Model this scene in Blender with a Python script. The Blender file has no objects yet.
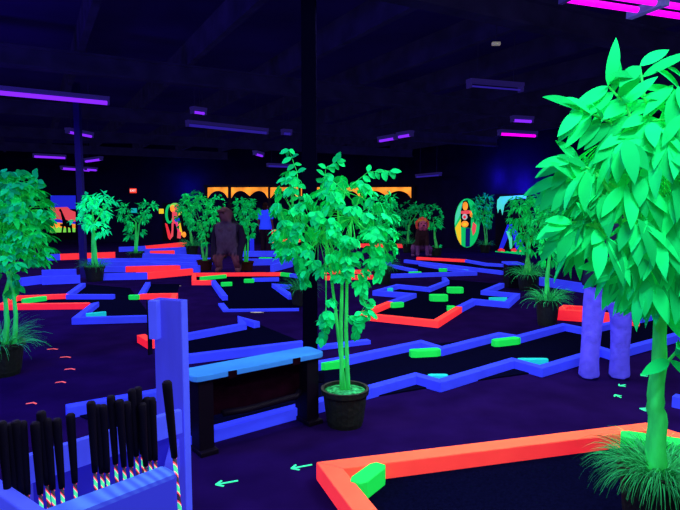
import bpy, bmesh, math, random
from mathutils import Vector, Matrix, noise

C = bpy.context.scene.collection
R = random.Random(7)
PI = math.pi
FOC, HOR, CAMH = 560.0, 205.0, 1.55
PITCH = math.atan((255 - HOR) / FOC)
CAM = Vector((0, 0, CAMH))

# ------------------------------------------------------------------ measuring helpers
def ray(px, py):
    u, v = (px - 340) / FOC, (255 - py) / FOC
    c, s = math.cos(PITCH), math.sin(PITCH)
    return Vector((u, c + v * s, -s + v * c))
def gp(px, py, z=0.0):                      # point of the photo on a level plane
    d = ray(px, py); t = (z - CAMH) / d.z
    return CAM + d * t
def pv(px, py, Y):                          # point of the photo at a distance
    d = ray(px, py); return CAM + d * (Y / d.y)
def pw(px, py, P, n):                       # point of the photo on a plane
    d = ray(px, py); return CAM + d * ((P - CAM).dot(n) / d.dot(n))

# ------------------------------------------------------------------ materials
def lin(c):
    return tuple(((x / 255) / 12.92 if x / 255 <= .04045 else ((x / 255 + .055) / 1.055) ** 2.4) for x in c)
def mat(name, base, emit=None, strength=1.0, rough=.9, spec=0.0, vary=0.0, vscale=6.0, island=0.0, sample=True, stretch=None, bump=0.0):
    m = bpy.data.materials.new(name); m.use_nodes = True
    nt = m.node_tree; b = nt.nodes['Principled BSDF']
    b.inputs['Roughness'].default_value = rough
    b.inputs['Specular IOR Level'].default_value = spec
    bc = (*base, 1)
    b.inputs['Base Color'].default_value = bc
    if emit:
        b.inputs['Emission Color'].default_value = (*emit, 1)
        b.inputs['Emission Strength'].default_value = strength
    fac = None
    if vary or bump:
        tc = nt.nodes.new('ShaderNodeTexCoord')
        nz = nt.nodes.new('ShaderNodeTexNoise'); nz.inputs['Scale'].default_value = vscale; nz.inputs['Detail'].default_value = 5
        if stretch:
            mp = nt.nodes.new('ShaderNodeMapping'); mp.inputs['Scale'].default_value = stretch
            nt.links.new(tc.outputs['Object'], mp.inputs[0]); nt.links.new(mp.outputs[0], nz.inputs['Vector'])
        else:
            nt.links.new(tc.outputs['Object'], nz.inputs['Vector'])
        mr = nt.nodes.new('ShaderNodeMapRange')
        mr.inputs[1].default_value = .3; mr.inputs[2].default_value = .7
        mr.inputs[3].default_value = 1 - vary; mr.inputs[4].default_value = 1 + vary
        nt.links.new(nz.outputs['Fac'], mr.inputs[0]); fac = mr.outputs[0]
        if bump:
            bp = nt.nodes.new('ShaderNodeBump'); bp.inputs['Strength'].default_value = bump; bp.inputs['Distance'].default_value = .02
            nt.links.new(nz.outputs['Fac'], bp.inputs['Height']); nt.links.new(bp.outputs[0], b.inputs['Normal'])
    if island:
        ge = nt.nodes.new('ShaderNodeNewGeometry')
        mr2 = nt.nodes.new('ShaderNodeMapRange')
        mr2.inputs[3].default_value = 1 - island; mr2.inputs[4].default_value = 1 + island
        nt.links.new(ge.outputs['Random Per Island'], mr2.inputs[0])
        if fac:
            ml = nt.nodes.new('ShaderNodeMath'); ml.operation = 'MULTIPLY'
            nt.links.new(fac, ml.inputs[0]); nt.links.new(mr2.outputs[0], ml.inputs[1]); fac = ml.outputs[0]
        else: fac = mr2.outputs[0]
    if fac and (vary or island):
        vm = nt.nodes.new('ShaderNodeVectorMath'); vm.operation = 'SCALE'; vm.inputs[0].default_value = base
        nt.links.new(fac, vm.inputs['Scale']); nt.links.new(vm.outputs[0], b.inputs['Base Color'])
        if emit:
            me = nt.nodes.new('ShaderNodeMath'); me.operation = 'MULTIPLY'; me.inputs[1].default_value = strength
            nt.links.new(fac, me.inputs[0]); nt.links.new(me.outputs[0], b.inputs['Emission Strength'])
    m.cycles.emission_sampling = 'AUTO' if sample else 'NONE'
    return m

M = {}
M['floor'] = mat('dark_carpet', (.0115, .0034, .066), vary=.25, vscale=3.0)  # violet of the blacklight is put into the dark base colour; lamps stay white
M['turf'] = mat('dark_turf', (.0018, .0022, .017), vary=.3, vscale=60)
M['ceil'] = mat('ceiling_faint_glow', (.010, .006, .060), emit=(.0012, .0005, .013), strength=.8, vary=.3, vscale=.6, sample=False)  # blue haze under the roof put in as the ceiling's own faint glow
M['beam'] = mat('beam_faint_glow', (.010, .009, .045), emit=(.0022, .0016, .013), strength=.8, vary=.3, vscale=3, sample=False)  # faint own glow stands in for light on the beams
M['wall'] = mat('wall_black', (.008, .006, .05), vary=.2, vscale=2)
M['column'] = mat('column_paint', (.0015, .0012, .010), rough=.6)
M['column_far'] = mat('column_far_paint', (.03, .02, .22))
M['red'] = mat('red_fluorescent', (.85, .11, .055), emit=(.90, .004, .040), strength=.85, vary=.05, vscale=9)
M['red_near'] = mat('red_fluorescent_lit', (.85, .19, .07), emit=(.92, .003, .045), strength=.8, vary=.05, vscale=9)  # copy of the red with the nearby tube's orange light in its colour
M['blue'] = mat('blue_fluorescent', (.030, .060, .80), emit=(.022, .030, .66), strength=.9, vary=.08, vscale=7)
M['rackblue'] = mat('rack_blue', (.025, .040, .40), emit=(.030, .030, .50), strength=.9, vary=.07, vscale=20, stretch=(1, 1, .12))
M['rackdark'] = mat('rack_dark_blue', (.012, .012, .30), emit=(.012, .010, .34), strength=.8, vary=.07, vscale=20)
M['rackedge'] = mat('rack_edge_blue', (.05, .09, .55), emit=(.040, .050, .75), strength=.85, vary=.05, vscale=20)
M['benchtop'] = mat('bench_top_blue', (.03, .24, .62), emit=(.022, .09, .50), strength=.7, vary=.06, vscale=14)
M['green'] = mat('green_fluorescent', (.02, .70, .12), emit=(.003, .62, .05), strength=.7, vary=.05, vscale=8)
M['cyan'] = mat('cyan_fluorescent', (.02, .5, .45), emit=(.005, .45, .48), strength=.75)
M['black'] = mat('black_paint', (.004, .002, .012), rough=.6, spec=.1)
M['brownblack'] = mat('brown_black_board', (.010, .0015, .008), rough=.7, vary=.3, vscale=10)
M['pot'] = mat('dark_pot', (.010, .016, .016), rough=.6, spec=.25, vary=.25, vscale=30, bump=.4)
M['pot_brown'] = mat('brown_pot', (.06, .018, .014), rough=.7)
M['soil'] = mat('pot_moss', (.03, .35, .12), emit=(.005, .12, .03), strength=.6, vary=.9, vscale=35, bump=.8)
M['soil_dark'] = mat('pot_soil', (.01, .03, .02), vary=.5, vscale=30)
def leafmat(name, d, e, s): return mat(name, d, emit=e, strength=s, island=.42, vary=.1, vscale=5, sample=False)
M['leaf_front'] = leafmat('leaf_bright', (.006, .74, .175), (.001, .14, .038), .40)
M['leaf_mid'] = leafmat('leaf_mid', (.006, .72, .19), (.0, .16, .04), .5)
M['leaf_dim'] = leafmat('leaf_dim', (.008, .72, .15), (.001, .15, .035), .6)
M['leaf_left'] = mat('leaf_left', (.005, .62, .12), emit=(.0, .10, .025), strength=.6, island=.6, vary=.15, vscale=5, sample=False)
M['leaf_teal'] = leafmat('leaf_teal', (.01, .90, .36), (.001, .32, .12), .8)
M['leaf_dark'] = leafmat('leaf_dark', (.005, .45, .12), (.0, .09, .025), .6)
M['trunk'] = mat('green_trunk', (.03, .72, .16), emit=(.008, .25, .03), strength=.6, vary=.35, vscale=14, stretch=(1, 1, .3), sample=False, bump=.3)
M['trunk_dim'] = mat('dim_trunk', (.05, .50, .10), emit=(.01, .16, .03), strength=.7, vary=.35, vscale=14, sample=False)
M['grass'] = mat('grass_skirt_green', (.03, .60, .17), emit=(.004, .12, .03), strength=.5, island=.5, sample=False)
M['grass_front'] = mat('grass_skirt_front', (.02, .34, .10), emit=(.003, .07, .02), strength=.5, island=.6, sample=False)
M['grass_dim'] = mat('grass_skirt_dim', (.02, .30, .10), emit=(.002, .06, .02), strength=.6, island=.5, sample=False)
M['tube'] = mat('violet_tube', (.1, .02, .3), emit=(.23, .02, 1.0), strength=1.2)
M['tube_hot'] = mat('magenta_tube', (.3, .02, .4), emit=(1.0, .0, 1.0), strength=1.5)
M['tube_dim'] = mat('dim_blue_tube', (.02, .02, .2), emit=(.03, .015, .35), strength=.7)
M['housing'] = mat('fixture_housing', (.02, .014, .12), emit=(.010, .006, .06), strength=1)  # violet tube light on the housing put in as its own glow
M['bracket_or_shade_strip'] = mat('fixture_bracket', (.1, .1, .3), emit=(.04, .04, .22), strength=.8)  # tube light on this metal put in as its own glow
M['grip'] = mat('putter_grip', (.003, .002, .014), rough=.7, spec=.1)
M['skin'] = mat('skin', (.13, .045, .05), rough=.7)
M['hair'] = mat('hair', (.02, .008, .01))
M['hair_red'] = mat('reddish_hair', (.45, .06, .03))
M['jeans'] = mat('pale_violet_trousers', (.075, .065, .62), emit=(.045, .040, .58), strength=.75, vary=.18, vscale=16, bump=.6)
M['shirt_dark'] = mat('dark_shirt', (.01, .012, .05))
M['shirt_blue'] = mat('blue_shirt', (.03, .06, .9), emit=(.01, .03, .7), strength=.8)
M['pants_dark'] = mat('dark_trousers', (.018, .008, .02))
M['shoe'] = mat('dark_shoe', (.008, .006, .02))
M['orange'] = mat('orange_fluorescent', (.9, .30, .03), emit=(1.0, .30, .03), strength=.95, vary=.4, vscale=2.5)
M['yellow'] = mat('yellow_fluorescent', (.9, .6, .03), emit=(.95, .62, .02), strength=.8)
M['pink'] = mat('pink_fluorescent', (.9, .05, .25), emit=(.9, .03, .2), strength=.8)
M['redpaint'] = mat('mural_red', (.9, .05, .06), emit=(.9, .03, .05), strength=.8)
M['coral'] = mat('mural_coral', (.9, .12, .12), emit=(.85, .07, .10), strength=.8)
M['muralblue'] = mat('mural_blue', (.02, .03, .8), emit=(.012, .018, .60), strength=.9)
M['navy'] = mat('mural_navy', (.01, .015, .2), emit=(.005, .012, .16), strength=.6)
M['muralgreen'] = mat('mural_green', (.01, .6, .15), emit=(.003, .55, .13), strength=.8)
M['lime'] = mat('mural_lime', (.25, .8, .1), emit=(.22, .8, .08), strength=.8)
M['aqua'] = mat('mural_aqua', (.1, .8, .5), emit=(.07, .75, .42), strength=.75)
M['white'] = mat('white_paint', (.7, .7, .8), emit=(.5, .6, .6), strength=.6)
M['cream'] = mat('cream_marker', (.6, .55, .4), emit=(.2, .2, .15), strength=.5)
M['arrowgreen'] = mat('arrow_green', (.05, .8, .4), emit=(.04, .8, .35), strength=.8)
M['arrowred'] = mat('arrow_red', (.9, .15, .15), emit=(.9, .10, .10), strength=.7)
M['exitred'] = mat('exit_red', (.8, .03, .02), emit=(1, .05, .03), strength=1.0)
M['exitwhite'] = mat('exit_letters', (.9, .8, .8), emit=(1, .75, .7), strength=1.2)
def stripes(name):
    m = bpy.data.materials.new(name); m.use_nodes = True
    nt = m.node_tree; b = nt.nodes['Principled BSDF']; b.inputs['Roughness'].default_value = .6
    tc = nt.nodes.new('ShaderNodeTexCoord'); w = nt.nodes.new('ShaderNodeTexWave')
    w.wave_type = 'BANDS'; w.bands_direction = 'DIAGONAL'; w.inputs['Scale'].default_value = 9; w.inputs['Distortion'].default_value = 0
    mp = nt.nodes.new('ShaderNodeMapping'); mp.inputs['Scale'].default_value = (1.4, 1.4, 1)
    nt.links.new(tc.outputs['Object'], mp.inputs[0]); nt.links.new(mp.outputs[0], w.inputs['Vector'])
    cr = nt.nodes.new('ShaderNodeValToRGB'); cr.color_ramp.interpolation = 'CONSTANT'
    e = cr.color_ramp.elements; e[0].position = 0; e[0].color = (.02, .01, .03, 1); e[1].position = .28; e[1].color = (.9, .03, .05, 1)
    for p, c in ((.55, (.9, .55, .5, 1)), (.75, (.05, .75, .3, 1))):
        k = e.new(p); k.color = c
    nt.links.new(w.outputs['Color'], cr.inputs[0]); nt.links.new(cr.outputs[0], b.inputs['Base Color'])
    nt.links.new(cr.outputs[0], b.inputs['Emission Color']); b.inputs['Emission Strength'].default_value = .7
    return m
M['shaft'] = stripes('striped_shaft')
def woodgrain(name):
    m = bpy.data.materials.new(name); m.use_nodes = True
    nt = m.node_tree; b = nt.nodes['Principled BSDF']; b.inputs['Roughness'].default_value = .8; b.inputs['Specular IOR Level'].default_value = 0
    tc = nt.nodes.new('ShaderNodeTexCoord'); w = nt.nodes.new('ShaderNodeTexWave'); w.wave_type = 'RINGS'; w.rings_direction = 'Y'
    w.inputs['Scale'].default_value = 11; w.inputs['Distortion'].default_value = 2.2; w.inputs['Detail'].default_value = 2
    mp = nt.nodes.new('ShaderNodeMapping'); mp.inputs['Scale'].default_value = (1.0, .35, 1.0); mp.inputs['Location'].default_value = (.15, .1, .1)
    nt.links.new(tc.outputs['Object'], mp.inputs[0]); nt.links.new(mp.outputs[0], w.inputs['Vector'])
    cr = nt.nodes.new('ShaderNodeValToRGB'); e = cr.color_ramp.elements
    e[0].color = (.035, .08, .58, 1); e[1].color = (.06, .16, .72, 1)
    nt.links.new(w.outputs['Color'], cr.inputs[0]); nt.links.new(cr.outputs[0], b.inputs['Base Color'])
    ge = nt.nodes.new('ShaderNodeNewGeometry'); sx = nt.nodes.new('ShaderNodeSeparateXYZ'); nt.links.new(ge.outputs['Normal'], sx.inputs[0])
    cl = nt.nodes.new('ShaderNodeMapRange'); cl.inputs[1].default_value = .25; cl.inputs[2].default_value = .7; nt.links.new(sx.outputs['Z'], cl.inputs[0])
    mx = nt.nodes.new('ShaderNodeMix'); mx.data_type = 'RGBA'; mx.inputs[6].default_value = (.028, .034, .55, 1)  # grain on top only; upright faces painted deeper blue as shade
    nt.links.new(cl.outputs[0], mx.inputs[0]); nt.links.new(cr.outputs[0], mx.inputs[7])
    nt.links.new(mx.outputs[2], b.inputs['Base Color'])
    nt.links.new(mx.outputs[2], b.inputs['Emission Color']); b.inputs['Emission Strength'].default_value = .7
    return m
M['grain'] = woodgrain('blue_woodgrain')

# ------------------------------------------------------------------ mesh building
class MB:
    def __init__(s): s.v = []; s.f = []
    def add(s, vs, fs):
        o = len(s.v); s.v += [Vector(x) for x in vs]; s.f += [tuple(i + o for i in f) for f in fs]; return s
    def box(s, c, size, rz=0.0, mtx=None):
        x, y, z = size[0] / 2, size[1] / 2, size[2] / 2
        vs = [Vector((a * x, b * y, d * z)) for d in (-1, 1) for a, b in ((-1, -1), (1, -1), (1, 1), (-1, 1))]
        rot = mtx if mtx else Matrix.Rotation(rz, 3, 'Z')
        return s.add([rot @ v + Vector(c) for v in vs], [(3, 2, 1, 0), (4, 5, 6, 7), (0, 1, 5, 4), (1, 2, 6, 5), (2, 3, 7, 6), (3, 0, 4, 7)])
    def prism(s, poly, z0, z1):
        n = len(poly); a = sum(poly[i][0] * poly[(i + 1) % n][1] - poly[(i + 1) % n][0] * poly[i][1] for i in range(n))
        if a < 0: poly = list(reversed(poly))
        vs = [(p[0], p[1], z0) for p in poly] + [(p[0], p[1], z1) for p in poly]
        return s.add(vs, [tuple(reversed(range(n))), tuple(range(n, 2 * n))] + [(i, (i + 1) % n, n + (i + 1) % n, n + i) for i in range(n)])
    def slab(s, pts, nrm, th):              # flat polygon in space with a thickness along nrm
        n = len(pts); pts = [Vector(p) for p in pts]; d = Vector(nrm).normalized() * th
        an = Vector((0, 0, 0))
        for i in range(n): an += pts[i].cross(pts[(i + 1) % n])
        if an.dot(d) < 0: pts.reverse()
        return s.add(pts + [p + d for p in pts], [tuple(reversed(range(n))), tuple(range(n, 2 * n))] + [(i, (i + 1) % n, n + (i + 1) % n, n + i) for i in range(n)])
    def tube(s, pts, rad, seg=10, caps=True):
        pts = [Vector(p) for p in pts]; n = len(pts)
        if not isinstance(rad, (list, tuple)): rad = [rad] * n
        vs = []; ref = None
        for i, p in enumerate(pts):
            d = (pts[min(i + 1, n - 1)] - pts[max(i - 1, 0)]).normalized()
            if ref is None: ref = Vector((1, 0, 0)) if abs(d.x) < .9 else Vector((0, 1, 0))
            a = (ref - d * ref.dot(d)).normalized(); ref = a; b = d.cross(a)
            vs += [p + (a * math.cos(2 * PI * k / seg) + b * math.sin(2 * PI * k / seg)) * rad[i] for k in range(seg)]
        fs = [(i * seg + k, i * seg + (k + 1) % seg, (i + 1) * seg + (k + 1) % seg, (i + 1) * seg + k) for i in range(n - 1) for k in range(seg)]
        if caps: fs += [tuple(reversed(range(seg))), tuple(range((n - 1) * seg, n * seg))]
        return s.add(vs, fs)
    def lathe(s, prof, c=(0, 0, 0), seg=24):
        c = Vector(c); n = len(prof)
        vs = [c + Vector((r * math.cos(2 * PI * k / seg), r * math.sin(2 * PI * k / seg), z)) for r, z in prof for k in range(seg)]
        fs = [(i * seg + k, i * seg + (k + 1) % seg, (i + 1) * seg + (k + 1) % seg, (i + 1) * seg + k) for i in range(n - 1) for k in range(seg)]
        return s.add(vs, fs + [tuple(reversed(range(seg))), tuple(range((n - 1) * seg, n * seg))])
    def ball(s, c, r, seg=14, rings=9):
        if not isinstance(r, (tuple, list)): r = (r, r, r)
        c = Vector(c); vs = [c + Vector((0, 0, -r[2]))]
        for i in range(1, rings):
            t = -PI / 2 + PI * i / rings
            vs += [c + Vector((r[0] * math.cos(t) * math.cos(2 * PI * k / seg), r[1] * math.cos(t) * math.sin(2 * PI * k / seg), r[2] * math.sin(t))) for k in range(seg)]
        vs.append(c + Vector((0, 0, r[2]))); L = len(vs) - 1
        fs = [(0, 1 + (k + 1) % seg, 1 + k) for k in range(seg)]
        for i in range(rings - 2):
            fs += [(1 + i * seg + k, 1 + i * seg + (k + 1) % seg, 1 + (i + 1) * seg + (k + 1) % seg, 1 + (i + 1) * seg + k) for k in range(seg)]
        b = 1 + (rings - 2) * seg
        fs += [(b + k, b + (k + 1) % seg, L) for k in range(seg)]
        return s.add(vs, fs)
    def build(s, name, m, parent=None, smooth=False, bevel=0.0, origin=None):
        me = bpy.data.meshes.new(name)
        off = Vector(origin) if origin is not None else Vector((0, 0, 0))
        me.from_pydata([v - off for v in s.v], [], s.f); me.update()
        if smooth: me.polygons.foreach_set('use_smooth', [True] * len(me.polygons))
        me.materials.append(m)
        o = bpy.data.objects.new(name, me); C.objects.link(o)
        if origin is not None: o.location = off
        if parent: o.parent = parent
        if bevel:
            b = o.modifiers.new('bevel', 'BEVEL'); b.width = bevel; b.segments = 2; b.limit_method = 'ANGLE'
        return o

def empty(name, loc, label, cat, group=None, rz=0.0):
    o = bpy.data.objects.new(name, None); C.objects.link(o); o.location = loc; o.rotation_euler = (0, 0, rz)
    o.empty_display_size = .1
    return tag(o, label, cat, group)
def tag(o, label, cat, group=None):
    o['label'] = label; o['category'] = cat
    if group: o['group'] = group
    return o
def struct(o): o['kind'] = 'structure'; return o

# ------------------------------------------------------------------ the room
E1 = Vector((.876, .482, 0)); E2 = Vector((-.482, .876, 0))
WR0 = Vector((4.8, 19.3, 0)); WRN = Vector((-.876, -.482, 0))        # right wall: a point on it and the normal into the room
BACKY = 23.6
def wr_x(y): return WR0.x + (WR0.y - y) * (.482 / .876)
room = [(-16, -3), (wr_x(-3), -3), (wr_x(BACKY), BACKY), (-16, BACKY)]
struct(MB().prism(room, -.15, 0).build('floor', M['floor']))
struct(MB().prism(room, 4.1, 4.25).build('ceiling', M['ceil']))
def wall(name, a, b, out):
    a, b, out = Vector((*a, 0)), Vector((*b, 0)), Vector((*out, 0))
    q = [a, b, b + out * .15, a + out * .15]
    struct(MB().prism([(p.x, p.y) for p in q], 0, 4.1).build(name, M['wall']))
wall('wall_back', room[3], room[2], (0, 1)); wall('wall_left', room[0], room[3], (-1, 0))
wall('wall_front', room[0], room[1], (0, -1)); wall('wall_right', room[1], room[2], (.876, .482))
def clip(p, d):                              # part of a level line inside the room
    t0, t1 = -60, 60
    for (q, n) in (((-16, 0), (1, 0)), ((0, -3), (0, 1)), ((0, BACKY), (0, -1)), ((WR0.x, WR0.y), (WRN.x, WRN.y))):
        a = (p.x - q[0]) * n[0] + (p.y - q[1]) * n[1]; b = d.x * n[0] + d.y * n[1]
        if abs(b) < 1e-6:
            if a < 0: return None
        elif b > 0: t0 = max(t0, -a / b)
        else: t1 = min(t1, -a / b)
    return (p + d * (t0 + .25), p + d * (t1 - .25)) if t1 - t0 > 1.5 else None
ti = 1
for k in range(-2, 4):
    seg = clip(Vector((0, 10.3, 0)) + E2 * (k * 4.6), E1)
    if not seg: continue
    a, b = seg; mid = (a + b) / 2
    g = MB(); L = (b - a).length; rz = math.atan2(E1.y, E1.x)
    g.box((mid.x, mid.y, 3.44), (L, .18, .03), rz).box((mid.x, mid.y, 3.57), (L, .05, .24), rz).box((mid.x, mid.y, 3.70), (L, .18, .03), rz)
    struct(g.build('trim_%d' % ti, M['beam'])); ti += 1
for k in range(-13, 12):
    seg = clip(Vector((0, 10.3, 0)) + E1 * (k * 1.55 + .4), E2)
    if not seg: continue
    a, b = seg; mid = (a + b) / 2
    struct(MB().box((mid.x, mid.y, 3.9), ((b - a).length, .09, .36), math.atan2(E2.y, E2.x)).build('trim_%d' % ti, M['beam'])); ti += 1

def column(px, py, w, m, label):
    b = gp(px, py)
    c = empty('steel_column', b, label, 'column')
    MB().box((0, 0, 2.06), (w, w, 4.07)).build('post', m, c, bevel=.008)
    MB().box((0, 0, .012), (w * 1.9, w * 1.9, .024)).build('base_plate', m, c)
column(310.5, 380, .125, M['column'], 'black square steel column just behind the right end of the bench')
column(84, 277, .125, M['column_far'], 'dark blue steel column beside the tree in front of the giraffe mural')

# ------------------------------------------------------------------ golf lanes
BH, BW = .085, .09
def polyline_boards(parent, o, pts, cols, h=BH, w=BW, closed=False, bevel=0.0):
    P = [gp(x, y, h) for x, y in pts]
    P = [Vector((p.x, p.y)) for p in P]; n = len(P)
    Ls, Rs = [], []
    for i in range(n):
        if closed: a, c = P[i - 1], P[(i + 1) % n]
        else: a, c = P[i - 1] if i else None, P[i + 1] if i < n - 1 else None
        d1 = (P[i] - a).normalized() if a is not None else None
        d2 = (c - P[i]).normalized() if c is not None else None
        if d1 is None: d1 = d2
        if d2 is None: d2 = d1
        n1, n2 = Vector((-d1.y, d1.x)), Vector((-d2.y, d2.x))
        m_ = n1 + n2
        if m_.length < .35: m_ = n1 * .35 + d1 * .01
        m_ = m_.normalized(); k = min(1 / max(m_.dot(n1), .3), 2.4)
        Ls.append(P[i] + m_ * (w / 2 * k)); Rs.append(P[i] - m_ * (w / 2 * k))
    for i in range(n if closed else n - 1):
        j = (i + 1) % n; col = cols[i % len(cols)]
        if col is None: continue
        q = [(v.x - o.x, v.y - o.y) for v in (Ls[i], Ls[j], Rs[j], Rs[i])]
        b = MB().prism(q, 0.0, h).build('border_board', M[col], parent, bevel=bevel)
        b['label'] = {'red': 'glowing red border board', 'red_near': 'glowing orange-red border board', 'blue': 'glowing blue border board', 'green': 'glowing green border board'}[col]
def bumper(parent, o, a, b, w=.10, h=.072, m='green', z=.012):
    A, B = gp(a[0], a[1], h + z), gp(b[0], b[1], h + z); A.z = B.z = 0
    d = (B - A).normalized(); n = Vector((-d.y, d.x, 0)) * (w / 2); L = (B - A).length; c = min(.05, L * .15)
    q = [A + n * .6, A + d * c + n, B - d * c + n, B + n * .6, B - n * .6, B - d * c - n, A + d * c - n, A - n * .6]
    x = MB().prism([(v.x - o.x, v.y - o.y) for v in q], z, h + z).build('bumper', M[m], parent, bevel=.006)
    x['label'] = {'green': 'glowing green bumper block', 'cyan': 'glowing cyan bumper block'}[m]
def lane(label, lines, bumpers=(), turf=None, group='mini golf lanes', bevel=0.0, h=BH, w=BW):
    p0 = lines[0][0][0]; o = gp(p0[0], p0[1], h); o.z = 0
    t = empty('mini_golf_lane', o, label, 'golf lane', group)
    for ln in lines: polyline_boards(t, o, ln[0], ln[1], ln[2] if len(ln) > 2 else h, w, bevel=bevel)
    for b in bumpers: bumper(t, o, *b[:2], **(b[2] if len(b) > 2 else {}))
    if turf:
        q = [gp(x, y, .012) for x, y in turf]
        MB().prism([(v.x - o.x, v.y - o.y) for v in q], .001, .012).build('turf', M['turf'], t)
    return t

lane('nearest lane with thick orange-red border boards in the right foreground',
     [([(421, 580), (329.5, 465), (648, 426), (790, 471)], ['red_near'])],
     [((355, 482), (381, 463), dict(h=.10)), ((621, 433), (690, 443), dict(w=.13, h=.115))],
     turf=[(425, 560), (330, 468), (648, 429), (790, 475), (900, 640)], bevel=.006, h=.105, w=.115)
lane('long zigzag blue lane running right from behind the bench to the person in pale trousers',
     [([(66, 406), (345, 357), (421, 341), (442, 347.5), (500, 333), (518, 336), (564, 324), (584, 328), (720, 300)], ['blue']),
      ([(166, 440), (368, 387), (416, 374), (440, 380.5), (513, 359), (541, 366.5), (587, 353), (599, 347), (612, 351), (720, 322)], ['blue'])],
     [((319, 362), (347, 359)), ((410, 350), (440, 348.5)), ((493, 340), (519, 337)),
      ((428, 374.5), (448, 374.5), dict(m='cyan', w=.06)), ((518, 358.5), (548, 358.5), dict(m='cyan', w=.06))],
     turf=[(66, 410), (345, 361), (421, 345), (500, 337), (564, 328), (720, 304), (720, 328), (600, 355), (541, 371), (440, 385), (368, 397), (168, 450)], bevel=.005)
lane('blue lane with a stepped end just above the bench seat left of the black column',
     [([(168, 357), (303, 341)], ['blue']), ([(318, 345.5), (369, 339.5)], ['blue'], .045), ([(168, 337), (243, 323.5), (240, 317), (257, 322)], ['blue'])],
     turf=[(168, 338), (240, 324), (258, 324), (303, 342), (168, 359)], bevel=.004)
lane('lane with a red far border and diagonal blue side right below the dark gorilla statue',
     [([(213, 280.5), (194, 280.5), (194, 273), (281, 272.5), (291, 273.5), (301, 275)], ['red', 'red', 'red', 'green', 'blue']),
      ([(213, 280), (225, 296)], ['blue']), ([(221, 303), (226, 309.5), (299, 308.5)], ['blue'], .03),
      ([(252, 278), (279, 277.5)], ['blue']), ([(291, 285), (275, 284), (291, 295)], ['blue'])],
     [((200, 277), (226, 274.5), dict(w=.08)), ((244, 279), (254, 279)), ((221, 282.5), (232, 282))],
     turf=[(196, 283), (196, 275), (300, 275), (300, 309), (226, 311), (214, 283)])
lane('zigzag lane with a red near corner and blue arms right of the centre tree',
     [([(444, 277), (447, 280.5), (429, 287.5), (398, 284.5), (376, 290.5), (413, 293.5), (390, 301.5), (361, 313), (436, 320.5), (459, 306.5), (474, 299), (507, 302), (517, 293.5), (484, 290.5), (502, 283)],
       ['blue'] * 6 + ['red'] * 3 + ['blue'] * 5)],
     [((391, 303), (403, 302)), ((447, 306), (455, 306)), ((384, 288), (393, 288), dict(m='cyan', w=.07)), ((489, 297.5), (507, 297.5), dict(m='cyan', w=.07))],
     turf=[(444, 279), (430, 288), (398, 286), (380, 291), (413, 295), (365, 314), (436, 322), (474, 301), (507, 304), (516, 295), (484, 292), (502, 284)])
lane('narrow lane with a pointed red end and green bumper behind the left potted tree',
     [([(83, 283), (68, 294), (16, 296), (2, 304), (89, 303)], ['blue', 'red', 'red', 'red']), ([(67, 294.5), (114, 294.5)], ['blue']),
      ([(89, 303), (95, 302.5), (76, 317.5), (170, 315)], [None, 'blue', 'blue'])],
     [((22, 299), (46, 296)), ((86, 313.5), (106, 311.5), dict(m='cyan', w=.07))],
     turf=[(16, 298), (68, 296), (84, 284), (130, 288), (150, 315), (80, 318), (95, 304), (8, 304)])
lane('short lane with a green tip and red border left of the tall blue post',
     [([(148, 282), (141, 294), (175, 293.5), (172, 299.5)], ['blue', 'red', 'red'])], [((129, 295), (139, 295))],
     turf=[(149, 284), (143, 296), (175, 296), (180, 284)])
lane('small red-fronted board end poking out beside the tall blue post',
     [([(141, 334.5), (152, 341)], ['red'])])
lane('far right lane of two long blue arms meeting in a point before the black pedestal',
     [([(391, 274), (474, 271.5), (420, 263)], ['blue']), ([(390, 264), (416, 269.5)], ['blue'])],
     [((409, 272), (421, 271.5)), ((439, 268.5), (447, 268.5)), ((458, 269), (468, 270), dict(m='cyan', w=.07))],
     turf=[(391, 273), (470, 271.5), (420, 265), (391, 266)])
lane('long diagonal lane with a red far corner running to the black pedestal',
     [([(405, 259.5), (503, 271)], ['blue']), ([(417, 257), (466, 259.5), (486, 263), (503, 264)], ['red', 'blue', 'blue'])],
     turf=[(405, 260), (466, 260), (503, 266), (503, 272)])
lane('red and blue lane end half hidden behind the crown of the centre tree',
     [([(318, 270), (371, 270)], ['red']), ([(325, 276), (379, 275)], ['red']), ([(371, 266), (390, 262)], ['blue'])])
lane('farthest red boards seen between tree trunks below the right end of the orange arches',
     [([(352, 243.5), (407, 244)], ['red'])], h=.14)
lane('red ended blue lane at the far right partly behind the front tree and trousers',
     [([(640, 316), (585, 311), (560, 309.5), (566, 305.5), (590, 307)], ['red'])], h=.14)
lane('long blue board running behind the pots of the right-hand trees',
     [([(541, 277), (600, 286)], ['blue'])], h=.16)
lane('blue board end at the right edge of the photo beside the front trunk',
     [([(674, 395), (720, 405)], ['blue'])])
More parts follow.
